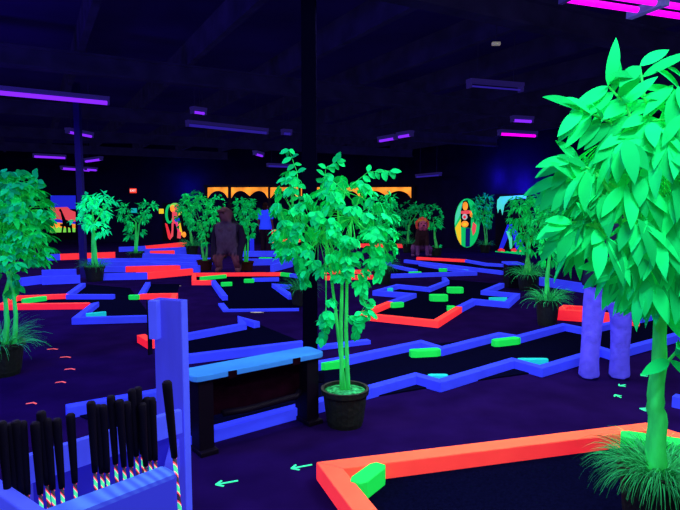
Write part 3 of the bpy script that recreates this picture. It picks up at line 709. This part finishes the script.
def remesh(o, vox, it):
    o.modifiers.new('r', 'REMESH').voxel_size = vox
    sm = o.modifiers.new('s', 'SMOOTH'); sm.iterations = it; sm.factor = .5
    bpy.context.view_layer.update()
    nm = bpy.data.meshes.new_from_object(o.evaluated_get(bpy.context.evaluated_depsgraph_get())); o.modifiers.clear()
    nm.polygons.foreach_set('use_smooth', [True] * len(nm.polygons)); old = o.data; o.data = nm; bpy.data.meshes.remove(old); nm.name = o.name
    return o
def person(loc, rz, label, shirt, trousers, hair, H=1.7, stride=.0, spread=.1, wide=1.0, long_hair=False, arms_front=False):
    t = empty('person', loc, label, 'person', rz=rz); k = H / 1.7; t.scale = (k, k, k)
    J = {'pelvis': ((0, 0, .95), (.14, .10)), 'spine': ((0, .01, 1.14), (.125, .09)), 'chest': ((0, .02, 1.33), (.15, .10)),
         'neck': ((0, .01, 1.47), .052), 'head': ((0, -.005, 1.56), (.070, .080)), 'crown': ((0, 0, 1.65), (.062, .075)), 'nose': ((0, -.105, 1.575), .012)}
    E = [('pelvis', 'spine'), ('spine', 'chest'), ('chest', 'neck'), ('neck', 'head'), ('head', 'crown'), ('head', 'nose')]
    for s, n in ((-1, 'r'), (1, 'l')):
        st = stride * s
        J.update({'ear' + n: ((s * .085, .01, 1.58), .014), 'sh' + n: ((s * .18, .02, 1.395), .058), 'el' + n: ((s * .235, .045, 1.12), .041), 'wr' + n: ((s * .245, -.03, .88), .027), 'pa' + n: ((s * .245, -.05, .81), (.033, .020)),
                  'hi' + n: ((s * .085, 0, .88), .085), 'kn' + n: ((s * spread, -.02 + st * .5, .49), .056), 'an' + n: ((s * spread, .03 + st, .085), .036), 'to' + n: ((s * (spread + .02), -.12 + st, .04), .034)})
        E += [('head', 'ear' + n), ('chest', 'sh' + n), ('sh' + n, 'el' + n), ('el' + n, 'wr' + n), ('wr' + n, 'pa' + n), ('pelvis', 'hi' + n), ('hi' + n, 'kn' + n), ('kn' + n, 'an' + n), ('an' + n, 'to' + n)]
        for f, (dy, ln) in enumerate(((-.028, .075), (-.010, .088), (.008, .082), (.025, .065))):
            a, b = 'f%d%s' % (f, n), 'g%d%s' % (f, n)
            J[a] = ((s * .243, -.055 + dy, .81 - ln * .6), .0095); J[b] = ((s * .235, -.062 + dy, .81 - ln), .008)
            E += [('pa' + n, a), (a, b)]
        if arms_front:
            J['el' + n] = ((s * .25, -.03, 1.13), .041); J['wr' + n] = ((s * .09, -.25, 1.0), .027); J['pa' + n] = ((s * .05, -.31, .96), (.033, .020))
            for f, dy in enumerate((-.028, -.010, .008, .025)):
                J['f%d%s' % (f, n)] = ((s * .02, -.345, .965 + dy), .0095); J['g%d%s' % (f, n)] = ((-s * .01, -.33, .955 + dy), .008)
            J['th' + n] = ((s * .05, -.27, 1.0), .010); J['ti' + n] = ((s * .03, -.30, 1.01), .009)
            E += [('wr' + n, 'th' + n), ('th' + n, 'ti' + n)]; continue
        J['th' + n] = ((s * .225, -.095, .815), .010); J['ti' + n] = ((s * .215, -.11, .785), .009)
        E += [('wr' + n, 'th' + n), ('th' + n, 'ti' + n)]
    bo = skin('body', J, E, M['skin'], t)
    eye = MB()
    for s in (-1, 1): eye.ball((s * .03, -.078, 1.595), .012, 8, 6)
    eye.build('eyes', M['white'], bo, smooth=True); MB().ball((0, -.078, 1.53), (.024, .012, .007), 10, 6).build('mouth', M['coral'], bo, smooth=True)
    tm = MB()
    for sg in (-1, 1):
        st = stride * sg
        pts = [(sg * .045, 0, 1.02), (sg * .062, .005, .95), (sg * .078, .012, .86), (sg * .09, .008, .76), (sg * (spread * .6 + .04), -.005 + st * .25, .62), (sg * spread, -.01 + st * .5, .49), (sg * spread, .0 + st * .7, .34), (sg * spread, .012 + st * .9, .18), (sg * spread, .01 + st, .10), (sg * spread, .0 + st, .022)]
        rr = [.108, .112, .118, .112, .098, .090, .085, .084, .088, .094]
        tm.tube(pts, [r_ * wide for r_ in rr], 18)
    tro = remesh(tm.build('trousers', trousers, t), .014, 6)
    sh = MB()
    prof = [(.84, .222, .158, .008), (.95, .208, .148, .006), (1.06, .180, .130, .005), (1.2, .170, .126, .01), (1.32, .184, .132, .015), (1.40, .190, .122, .018), (1.455, .13, .095, .015), (1.485, .075, .075, .012)]
    n_ = 24; vs = [(a_ * math.cos(2 * PI * k / n_), y0 + b_ * math.sin(2 * PI * k / n_), z_) for z_, a_, b_, y0 in prof for k in range(n_)]
    sh.add(vs, [(i * n_ + k, i * n_ + (k + 1) % n_, (i + 1) * n_ + (k + 1) % n_, (i + 1) * n_ + k) for i in range(len(prof) - 1) for k in range(n_)] + [tuple(reversed(range(n_))), tuple((len(prof) - 1) * n_ + k for k in range(n_))])
    for sg in (-1, 1):
        el = (.25, -.03, 1.13) if arms_front else (.235, .045, 1.12)
        S0, S1 = Vector((sg * .13, .02, 1.39)), Vector((sg * el[0], el[1], el[2])); S2 = Vector((sg * .195, .02, 1.37))
        sh.tube([S0, S2, S2.lerp(S1, .45), S2.lerp(S1, .8)], [.086, .084, .070, .066], 14)
    remesh(sh.build('shirt', shirt, t), .013, 5)
    hm = MB().ball((0, .018, 1.625), (.088, .098, .092), 16, 10)
    if long_hair: hm.ball((0, .06, 1.53), (.085, .055, .12), 14, 9)
    hm.build('hair', hair, bo, smooth=True)
    for s in (-1, 1):
        MB().ball((s * (spread + .01), -.075 + stride * s, .043), (.050, .13, .042), 14, 8).build('shoe', M['shoe'], t, smooth=True)
    return t
pb = gp(604, 378)
person(pb, PI * .80, 'person in pale violet trousers standing behind the leaves of the front right tree', M['shirt_dark'], M['jeans'], M['hair_red'], H=1.68, stride=.08, spread=.112, wide=.98, arms_front=True)
person(gp(266, 255), PI * .9, 'person in a bright blue shirt and dark trousers standing far back before the arches', M['shirt_blue'], M['pants_dark'], M['hair'], H=1.62, long_hair=True)

def vcol(m_name, fn, ob):
    m = bpy.data.materials.new(m_name); m.use_nodes = True; nt = m.node_tree; b = nt.nodes['Principled BSDF']
    b.inputs['Roughness'].default_value = .8; b.inputs['Specular IOR Level'].default_value = .1
    a = nt.nodes.new('ShaderNodeVertexColor'); a.layer_name = 'Col'
    nz = nt.nodes.new('ShaderNodeTexNoise'); nz.inputs['Scale'].default_value = 14; nz.inputs['Detail'].default_value = 6
    mr = nt.nodes.new('ShaderNodeMapRange'); mr.inputs[3].default_value = .5; mr.inputs[4].default_value = 1.5
    vm = nt.nodes.new('ShaderNodeVectorMath'); vm.operation = 'SCALE'
    nt.links.new(nz.outputs['Fac'], mr.inputs[0]); nt.links.new(a.outputs['Color'], vm.inputs[0]); nt.links.new(mr.outputs[0], vm.inputs['Scale']); nt.links.new(vm.outputs[0], b.inputs['Base Color'])
    me = ob.data; ca = me.color_attributes.new('Col', 'FLOAT_COLOR', 'POINT')
    for i, v in enumerate(me.vertices): ca.data[i].color = (*fn(v.co), 1)
    me.materials.clear(); me.materials.append(m)
# gorilla: upright, head turned to its right, arms hanging
g = empty('gorilla_statue', gp(229, 272.5), 'dark brown gorilla statue standing upright between the two small potted trees', 'statue', rz=-.15)
J = {'pel': ((0, .05, .56), (.25, .20)), 'bel': ((0, 0, .82), (.27, .24)), 'che': ((0, -.02, 1.00), (.27, .22)), 'nek': ((0, -.06, 1.17), (.15, .14)), 'hea': ((-.03, -.12, 1.34), (.19, .18)), 'cre': ((.03, -.05, 1.49), (.15, .14)), 'muz': ((-.10, -.28, 1.28), (.095, .075))}
E = [('pel', 'bel'), ('bel', 'che'), ('che', 'nek'), ('nek', 'hea'), ('hea', 'cre'), ('hea', 'muz')]
for s, n in ((-1, 'r'), (1, 'l')):
    J.update({'sh' + n: ((s * .26, .0, 1.06), .13), 'el' + n: ((s * .33, .02, .74), .095), 'wr' + n: ((s * .31, -.12, .46), .07), 'ha' + n: ((s * .30, -.16, .36), (.065, .05)),
              'hp' + n: ((s * .17, .02, .50), .16), 'kn' + n: ((s * .24, -.10, .30), .115), 'an' + n: ((s * .22, .0, .09), .08), 'ft' + n: ((s * .25, -.16, .05), (.07, .045))})
    E += [('che', 'sh' + n), ('sh' + n, 'el' + n), ('el' + n, 'wr' + n), ('wr' + n, 'ha' + n), ('pel', 'hp' + n), ('hp' + n, 'kn' + n), ('kn' + n, 'an' + n), ('an' + n, 'ft' + n)]
    for f in range(4):
        J['f%d%s' % (f, n)] = ((s * (.34 - .0) + (f - 1.5) * .036, -.17, .29), .019); J['g%d%s' % (f, n)] = ((s * .33 + (f - 1.5) * .036, -.155, .24 + .008 * abs(f - 1.5)), .016)
        E += [('ha' + n, 'f%d%s' % (f, n)), ('f%d%s' % (f, n), 'g%d%s' % (f, n))]
    J['t' + n] = ((s * .26, -.19, .35), .019); E.append(('ha' + n, 't' + n))
gb = skin('body', J, E, M['brownblack'], g)
def gcol(c):
    if c.z > 1.47: return (.16, .04, .05)
    if c.z > 1.18 and c.y < -.1: return (.12, .05, .085)
    if c.y < -.10 and c.z > .45 and abs(c.x) < .25: return (.075, .055, .115)
    if c.z < .42 and abs(c.x) < .31: return (.15, .06, .09)
    return (.014, .009, .036)
vcol('gorilla_fur', gcol, gb)
em = MB()
for s in (-1, 1): em.ball((-.06 + s * .055, -.302, 1.372), .016, 8, 6)
br_ = MB().ball((-.06, -.285, 1.415), (.11, .05, .035), 16, 10).build('brow', M['brownblack'], gb, smooth=True); vcol('brow_skin', lambda c: (.12, .045, .06), br_)
em.build('eyes', M['black'], gb, smooth=True)
MB().ball((-.11, -.36, 1.30), (.045, .02, .025), 10, 6).build('nostrils', M['black'], gb, smooth=True)
pm = MB()
for s in (-1, 1): pm.ball((s * .10, -.135, 1.0), (.12, .09, .10), 16, 10)
cb_ = pm.build('chest_plates', M['brownblack'], g, smooth=True); vcol('chest_skin', lambda c: (.075, .05, .10), cb_)

# seated maned statue
l = empty('maned_statue', gp(421.5, 257), 'small seated animal statue with a reddish mane and pink face between two dark trees', 'statue')
J = {'rum': ((0, .22, .26), (.20, .20)), 'bel': ((0, .08, .45), (.19, .17)), 'che': ((0, -.04, .66), (.19, .18)), 'nek': ((0, -.08, .84), (.13, .13)), 'hea': ((0, -.14, .98), (.13, .13)), 'muz': ((0, -.29, .93), (.075, .06))}
E = [('rum', 'bel'), ('bel', 'che'), ('che', 'nek'), ('nek', 'hea'), ('hea', 'muz')]
for s, n in ((-1, 'r'), (1, 'l')):
    J.update({'s' + n: ((s * .13, -.10, .60), .095), 'e' + n: ((s * .14, -.14, .33), .07), 'w' + n: ((s * .14, -.16, .09), .06), 'p' + n: ((s * .14, -.25, .05), (.065, .045)),
              'h' + n: ((s * .20, .16, .26), .13), 'k' + n: ((s * .25, -.05, .25), .085), 'a' + n: ((s * .25, .06, .07), .055), 'q' + n: ((s * .26, -.08, .045), (.06, .04)), 'ear' + n: ((s * .13, -.10, 1.12), .045)})
    E += [('che', 's' + n), ('s' + n, 'e' + n), ('e' + n, 'w' + n), ('w' + n, 'p' + n), ('rum', 'h' + n), ('h' + n, 'k' + n), ('k' + n, 'a' + n), ('a' + n, 'q' + n), ('hea', 'ear' + n)]
lb = skin('body', J, E, M['brownblack'], l)
vcol('statue_paint', lambda c: (.55, .10, .22) if c.z > .82 and c.y < -.2 else ((.75, .30, .05) if c.z > 1.05 else ((.16, .05, .22) if c.z < .36 else (.03, .012, .02))), lb)
mn = MB(); rg = random.Random(3)
for _ in range(150):
    a = rg.uniform(0, 2 * PI); rr = rg.uniform(.75, 1.0); p = Vector((.19 * rr * math.cos(a), -.12 + rg.uniform(-.06, .10), .97 + .20 * rr * math.sin(a)))
    d = Vector((math.cos(a), rg.uniform(-.3, .5), math.sin(a) - .5)); leaf(mn, p - d * .04, d, .09, .05, simple=True, droop=.2)
mn.ball((0, -.04, .97), (.20, .12, .21), 16, 10).build('mane', mat('mane_red', (.60, .10, .07), emit=(.30, .03, .03), strength=.5, island=.4), l)
em = MB()
for s in (-1, 1): em.ball((s * .055, -.265, 1.01), .018, 8, 6)
em.build('eyes', M['black'], lb, smooth=True); MB().ball((0, -.355, .95), (.035, .02, .022), 10, 6).build('nose', M['black'], lb, smooth=True)

# ------------------------------------------------------------------ wall art
BN = Vector((0, -1, 0))
def art(label, name, cat, P, n):
    t = empty(name, (P.x, P.y, 0), label, cat)
    def part(nm, pts, m, lift, th=.02, lab=None):
        q = [pw(x, y, P, n) + n * lift - Vector((P.x, P.y, 0)) for x, y in pts]
        o = MB().slab(q, n, th).build(nm, M[m], t)
        if lab: o['label'] = lab
        return o
    return t, part
def ell(cx, cy, rx, ry, n=20, a0=0, a1=360): return [(cx + rx * math.cos(math.radians(a0 + (a1 - a0) * k / (n if a1 - a0 == 360 else n - 1))), cy + ry * math.sin(math.radians(a0 + (a1 - a0) * k / (n if a1 - a0 == 360 else n - 1)))) for k in range(n)]
# giraffe mural on the back wall
P = pw(65, 220, Vector((0, BACKY - .003, 0)), BN)
t, part = art('square mural of a black giraffe against a red sunset on the far left wall', 'giraffe_mural', 'mural', P, BN)
part('panel', [(50, 195), (76.5, 195), (77.5, 239.5), (50, 239.5)], 'black', 0, .03)
part('sky', [(51, 195.5), (76, 195.5), (76, 209), (51, 209)], 'muralblue', .03, .01)
part('sunset', [(51, 207.5), (68, 207), (71, 210), (76, 212), (76, 222), (51, 221)], 'coral', .04, .01)
part('river', [(51, 219.2), (60, 219.2), (68, 222.5), (76, 221.5), (76, 224), (60, 222.5), (51, 221.5)], 'muralblue', .05, .01)
part('plain', [(51, 221.5), (60, 222.5), (76, 224), (76, 229), (51, 229)], 'orange', .05, .01)
part('grass_band', [(51, 228)] + [(51 + k * 2.1, 226.5 + (k % 2) * 1.6) for k in range(1, 12)] + [(76, 228), (76, 232), (51, 232.5)], 'lime', .06, .01)
part('giraffe', [(60.2, 209.2), (61.5, 208.7), (62.6, 210.5), (66.5, 219.5), (70, 221), (73, 225), (73.6, 236), (72.2, 236), (71, 228), (69, 227), (69, 236), (67.5, 236), (66.8, 227), (65, 226), (63, 236), (61.8, 236), (63.5, 222), (61.3, 212), (60, 211)], 'black', .07, .012)
part('shrub', [(60.5, 225), (61.8, 223.6), (63.2, 224.2), (63.6, 225.6), (62, 226.4)], 'black', .07, .012)
# painted dancer with a shield
P = pw(176, 222, Vector((0, BACKY - .003, 0)), BN)
t, part = art('neon painted dancer cut-out with a green oval shield left of the gorilla tree', 'painted_dancer', 'mural', P, BN)
part('panel', [(163, 203), (190, 203), (190, 241), (163, 241)], 'black', 0, .02)
part('shield', ell(169.5, 214, 4.2, 9.6) , 'muralgreen', .02, .01); part('shield_inner', ell(170.3, 214, 2.3, 7.2), 'black', .03, .01)
part('headdress', ell(175.5, 206.5, 5.5, 3.5), 'lime', .03, .01); part('face', ell(173, 208.5, 2.5, 3.5), 'orange', .04, .01); part('plume', ell(178, 207.5, 3.2, 3.4), 'coral', .045, .01)
part('torso', [(172.5, 211), (177, 210), (178, 219), (175.5, 224), (172.5, 222)], 'coral', .04, .01); part('belt', [(174, 219), (180, 218), (180, 222), (176, 222)], 'muralblue', .05, .01)
part('arm', [(178, 212), (183, 208), (184, 210), (179, 216)], 'yellow', .04, .01); part('skirt', [(175.5, 222), (178.5, 222), (180.5, 232), (178, 231)], 'pink', .05, .01); part('sash', [(178.5, 222), (180.5, 222), (183, 234), (181, 236)], 'yellow', .05, .01)
part('leg', [(165.3, 223), (167.5, 224), (171.5, 236), (170.5, 240), (168.5, 238)], 'redpaint', .04, .01); part('leg', [(172, 223), (174, 222), (173.5, 236), (170.5, 239.5), (172, 230)], 'coral', .045, .01)
part('leg', [(178, 231), (182, 232), (181, 238.5), (177.5, 238)], 'coral', .055, .01); part('foot', ell(184.5, 234.5, 2, 2.8), 'orange', .055, .01)
# tall mask on the right wall
P = pw(468, 223, WR0 + WRN * .004, WRN)
t, part = art('tall oval painted mask with yellow, green and navy stripes on the right wall', 'painted_mask', 'mask', P, WRN)
part('shield', ell(467.5, 223, 12.2, 24.5, 28), 'muralgreen', 0, .03)
part('upper_wing', [(465, 199.5), (459.5, 206), (456.3, 215), (455.6, 225), (461.5, 214), (464, 204)], 'aqua', .03, .01)
part('stripe', [(456, 228), (461.5, 219), (461.8, 245), (458.5, 239)], 'yellow', .03, .01, 'yellow stripe'); part('stripe', [(466.5, 228), (471, 228), (470.5, 246.5), (466.2, 247)], 'navy', .03, .01, 'navy stripe')
part('centre', [(464, 201), (468.5, 200), (472, 212), (471.5, 228), (462, 227), (461.5, 212)], 'black', .035, .01)
part('face', ell(466.3, 206, 2.6, 4.3), 'orange', .045, .01); part('eye_band', [(462, 211), (472, 210), (472.5, 213), (466, 214.5), (462, 213.5)], 'coral', .045, .01)
part('nose_bar', ell(466, 216.8, 2.6, 3.0), 'white', .05, .01); part('nose_dot', ell(466, 217, 1.3, 1.5), 'redpaint', .06, .01); part('mouth', ell(466, 224, 3.6, 3.2), 'orange', .05, .01); part('tongue', ell(466, 224.5, 1.8, 1.5), 'yellow', .06, .01)
part('arm', [(471, 210), (473.5, 214), (473.5, 218), (471, 216)], 'orange', .045, .01); part('flame', [(474.5, 222), (477.5, 225), (476.5, 232), (474.2, 235.5), (473, 229)], 'coral', .05, .01); part('wing', [(468.5, 200.5), (474, 206), (478, 218), (475.5, 220), (472, 209)], 'muralgreen', .04, .01)
# blue legged bird with a pale palm
P = pw(515, 225, WR0 + WRN * .004, WRN)
t, part = art('painted bird panel with blue legs and red claws under pale drooping fronds', 'bird_mural', 'mural', P, WRN)
part('panel', [(496, 194), (532, 193), (532, 256), (496, 254)], 'black', 0, .02)
part('frond', [(498, 200), (501, 196.5), (512, 196), (527, 195), (527, 198.5), (521, 198), (515, 199), (509, 200.5), (505, 205), (503, 215), (501.5, 209), (499.5, 209.5), (498.5, 213), (497.5, 207)], 'aqua', .02, .012)
part('leg', [(508, 224.5), (513, 224), (509, 236), (503.5, 249), (499.5, 248.5)], 'muralblue', .02, .012); part('leg', [(512, 226), (518, 231), (523, 243), (526, 249), (516.5, 249.5), (514, 238)], 'muralblue', .025, .012)
part('tail', [(507, 231), (511, 232), (513, 238), (513, 248), (511, 249), (510, 240)], 'aqua', .035, .01)
part('claw', [(499, 249.5), (502, 248), (505.5, 249.5), (506, 251.5), (499, 251)], 'redpaint', .04, .012); part('claw', [(512, 249), (516, 248), (517.5, 250), (517, 252), (512.5, 251.5)], 'redpaint', .04, .012); part('claw', [(518.5, 249.5), (522, 248.6), (525, 250), (524.5, 252), (519, 252)], 'redpaint', .04, .012)
part('ground', [(496.5, 251)] + [(498 + k * 2.6, 251 + (k % 2) * .8) for k in range(11)] + [(526, 252.5), (525.5, 255.5), (497, 254)], 'muralgreen', .05, .012)
# orange arcade at the back
AY = 22.3
o = pv(310, 205, AY); o.z = 0
t = empty('arcade_facade', o, 'black arcade front with a glowing orange scalloped band across the back of the hall', 'facade')
def arch_panel(x0, x1, narch):
    pts = [(x0, 187.5), (x1, 187.2)]; w = (x1 - x0) / narch
    pts = [(x1, 187.2)] + []
    low, high = 198, 190.8
    for a in range(narch):
        xr = x1 - a * w
        pts.append((xr, low - (2 if a else 0) if a == 0 else 196))
        for k in range(1, 10):
            s = k / 10; pts.append((xr - w * (.06 + .88 * s), 196 - (196 - high) * math.sin(PI * s) ** .7))
    pts.append((x0, low)); pts.append((x0, 187.5))
    q = [pv(x, y, AY) - o for x, y in pts]
    MB().slab(q, BN, .06).build('arch_band', M['orange'], t)
for x0, x1, k in ((208, 228, 1), (231.5, 268, 2), (270.5, 298, 1), (301, 335, 2), (338, 360, 1), (362, 411, 2)): arch_panel(x0, x1, k)
for x in (206.5, 229.7, 269.2, 299.5, 336.5, 361, 412.5):
    q = pv(x, 205, AY) - o
    MB().box((q.x, .05, 1.13), (.12, .12, 2.26)).build('pillar', M['black'], t)
q0, q1 = pv(206.5, 187, AY) - o, pv(412.5, 187, AY) - o
MB().box(((q0.x + q1.x) / 2, .05, 2.30), (q1.x - q0.x + .2, .2, .08)).build('lintel', M['black'], t)
# small wall signs
def text_mesh(body, size, m, parent, loc, name='lettering'):
    cu = bpy.data.curves.new(name, 'FONT'); cu.body = body; cu.size = size; cu.align_x = 'CENTER'; cu.align_y = 'CENTER'; cu.extrude = .004
    ob = bpy.data.objects.new(name, cu); C.objects.link(ob); bpy.context.view_layer.update()
    me = bpy.data.meshes.new_from_object(ob.evaluated_get(bpy.context.evaluated_depsgraph_get())); bpy.data.objects.remove(ob)
    me.materials.clear(); me.materials.append(m)
    o2 = bpy.data.objects.new(name, me); C.objects.link(o2); o2.parent = parent; o2.location = loc; o2.rotation_euler = (PI / 2, 0, 0); return o2
p = pv(133.2, 190.7, BACKY - .031)
t = empty('exit_sign', p, 'small glowing red exit sign high on the back wall above the forked tree', 'sign')
sb = MB().box((0, 0, 0), (.27, .06, .19)).build('sign_box', M['exitred'], t, bevel=.01); text_mesh('EXIT', .12, M['exitwhite'], sb, (0, -.036, 0))
p = pv(161.4, 211.2, BACKY - .016)
t = tag(MB().box((0, 0, 0), (.20, .03, .20)).box((0, -.017, 0), (.15, .006, .15)).build('yellow_sign', M['yellow']), 'small square yellow sign on the back wall left of the painted dancer', 'sign'); t.location = p
p = pv(134, 210.5, BACKY - .0105)
t = tag(MB().box((0, 0, 0), (.24, .02, .19)).box((0, -.012, .0), (.2, .006, .15)).build('poster', M['cyan']), 'small pale cyan poster glimpsed through the crown of the forked tree', 'poster'); t.location = p

# ------------------------------------------------------------------ ceiling tubes
def fixture(x0, y0, x1, y1, z, m, label, r=.02, n=1, group='ceiling tube lights', hw=.14):
    a, b = gp(x0, y0, z), gp(x1, y1, z); c = (a + b) / 2; d = b - a; L = d.length; rz = math.atan2(d.y, d.x)
    t = empty('tube_light', Vector((c.x, c.y, 4.1)), label, 'tube light', group, rz=rz); zz = z - 4.1
    for k in range(n):
        y = (k - (n - 1) / 2) * .13
        MB().tube([(-L / 2, y, zz), (L / 2, y, zz)], r, 10).build('tube', M[m], t, smooth=True)
    h = MB().box((0, 0, zz + .075), (L + .06, hw, .05))
    for s in (-1, 1): h.box((s * (L / 2 + .015), 0, zz + .02), (.03, hw * .8, .10))
    ho = h.build('housing', M['housing'], t)
    hg = MB()
    for s in (-1, 1): hg.tube([(s * L * .36, 0, zz + .09), (s * L * .36, 0, -.005)], .006, 6)
    hg.build('hanger', M['beam'], ho)
    if n > 1:
        MB().box((-L * .06, .02, zz - .005), (.05, .26, .05)).box((-L * .06, -.12, zz + .01), (.03, .03, .09)).build('bracket_or_shade_strip', M['bracket_or_shade_strip'], ho)
    return c, L, rz
FX = []
FX.append(fixture(572, -5, 735, 20, 2.78, 'tube_hot', 'brightest magenta tube light at the top right corner of the photo', .019, 2, hw=.2))
FX.append(fixture(-40, 89, 107, 103, 3.25, 'tube', 'long violet tube light near the upper left edge of the photo', .035))
for (a, z, m, lab, r) in (((68, 132, 91, 136.5), 3.25, 'tube', 'short violet tube light below the long one at the upper left', .03),
                          ((34, 156.5, 65, 158), 3.1, 'tube', 'violet tube light low on the left above the left tree', .035),
                          ((62, 168.5, 89, 170.5), 2.85, 'tube', 'lowest violet tube light on the left, above the giraffe mural', .04),
                          ((86, 161.5, 101, 159.5), 3.0, 'tube', 'small violet tube light beside the top of the far blue column', .035),
                          ((86, 169.5, 96, 170.3), 2.85, 'tube', 'tiny violet tube light right of the far blue column', .035),
                          ((193, 112, 204, 113.5), 3.3, 'tube', 'tiny violet tube light left of the centre high up', .025),
                          ((188, 125, 266, 133), 3.2, 'tube_dim', 'long dim blue tube light left of the black column', .03),
                          ((255, 154, 262, 156), 3.0, 'tube', 'tiny blue-violet tube light just left of the black column', .03),
                          ((268, 166, 293, 167), 2.9, 'tube_dim', 'dim blue tube light behind the left shoot of the centre tree', .035),
                          ((283, 133.5, 290, 134), 3.2, 'tube_dim', 'tiny dim tube light beside the black column', .03),
                          ((500, 134, 535, 136), 3.15, 'tube_hot', 'magenta-violet tube light right of centre', .03),
                          ((513, 120.5, 531, 121.5), 3.3, 'tube', 'small blue-violet tube light just above the magenta one right of centre', .03),
                          ((380, 141, 395, 138.5), 3.1, 'tube', 'left one of two small violet tubes right of the column', .03),
                          ((399, 137, 411, 135), 3.1, 'tube', 'right one of two small violet tubes right of the column', .03),
                          ((470, 86, 520, 90), 3.3, 'tube_dim', 'thin dim violet tube light high in the centre right', .012),
                          ((417, 177, 440, 175), 2.6, 'tube_dim', 'faint blue tube light above the trees beside the maned statue', .03)):
    FX.append(fixture(*a, z, M and m, lab, r))
p = gp(496, 45.5, 3.41)
t = empty('ceiling_sensor', p, 'small pale sensor head under the dark ceiling in the upper right', 'sensor')
MB().box((0, 0, .02), (.10, .05, .04)).build('body', M['cream'], t, bevel=.01); MB().tube([(0, 0, .04), (0, 0, .685)], .008, 6).build('stem', M['beam'], t)

# ------------------------------------------------------------------ light
def area(name, loc, energy, col, sx, sy, rot=(0, 0, 0)):
    d = bpy.data.lights.new(name, 'AREA'); d.shape = 'RECTANGLE'; d.size = sx; d.size_y = sy; d.energy = energy; d.color = col
    o = bpy.data.objects.new(name, d); C.objects.link(o); o.location = loc; o.rotation_euler = rot; return o
def point(name, loc, energy, col, r=.1):
    d = bpy.data.lights.new(name, 'POINT'); d.energy = energy; d.color = col; d.shadow_soft_size = r
    o = bpy.data.objects.new(name, d); C.objects.link(o); o.location = loc; return o
W = (1, 1, 1)
c, L, rz = FX[0]
area('tube_and_added_fill', (c.x - .2, c.y - .3, 2.70), 60, W, 1.4, .15, (0, 0, rz))
area('tube_and_added_fill', (.2, -.6, 3.3), 34, W, 2.4, .2, (math.radians(38), 0, .2))  # added white fill behind the viewer, no tube hangs there
area('tube_and_added_fill', (1.1, 1.3, 3.1), 40, W, 1.2, .08, (math.radians(25), math.radians(-20), .5))  # added key lamp that shapes the front tree's leaves, no tube there
area('tube_and_added_fill', (-2.2, 2.2, 3.2), 40, W, 2.0, .15, (0, 0, .5))  # added white fill over the rack side, no tube there
c, L, rz = FX[1]
area('tube_and_added_fill', (c.x, c.y, 3.2), 45, (.6, .55, 1), 1.8, .15, (0, 0, rz))
for (x, y, e) in ((.8, 5.2, 55), (4.2, 7.8, 45), (-3.8, 8.2, 40), (0, 10.6, 45), (-7.5, 12.5, 60), (3.2, 13.5, 50), (-3.2, 14.5, 60), (-10.5, 16.5, 70), (-.2, 18.2, 50), (-4.5, 19.5, 50)):
    area('tube_and_added_fill', (x, y, 3.2), e, W, 1.8, .15, (0, 0, .5))  # added grid of white fills standing in for the blacklight
point('wall_blue', pw(513, 186, WR0 + WRN * .45, WRN), 70, (.08, .04, 1), .15)
point('wall_blue', pw(491, 178, WR0 + WRN * .35, WRN), 25, (.08, .04, 1), .1)
point('wall_blue', pv(185, 188, BACKY - .5), 25, (.05, .06, 1), .15)
point('left_blue', (-3.6, 3.0, 3.0), 330, (.12, .04, 1), .2)
point('left_blue', (-5.8, 6.5, 2.2), 170, (.22, .03, 1), .3)
w = bpy.data.worlds.new('hall_dark'); bpy.context.scene.world = w; w.use_nodes = True
w.node_tree.nodes['Background'].inputs[0].default_value = (.002, .001, .01, 1)

# ------------------------------------------------------------------ camera
cam = bpy.data.cameras.new('camera'); co = bpy.data.objects.new('camera', cam); C.objects.link(co)
co.location = CAM; co.rotation_euler = (PI / 2 - PITCH, 0, 0)
cam.sensor_width = 36; cam.lens = FOC / 680 * 36; cam.clip_start = .05
sc = bpy.context.scene; sc.camera = co
sc.view_settings.view_transform = 'Standard'; sc.view_settings.look = 'None'
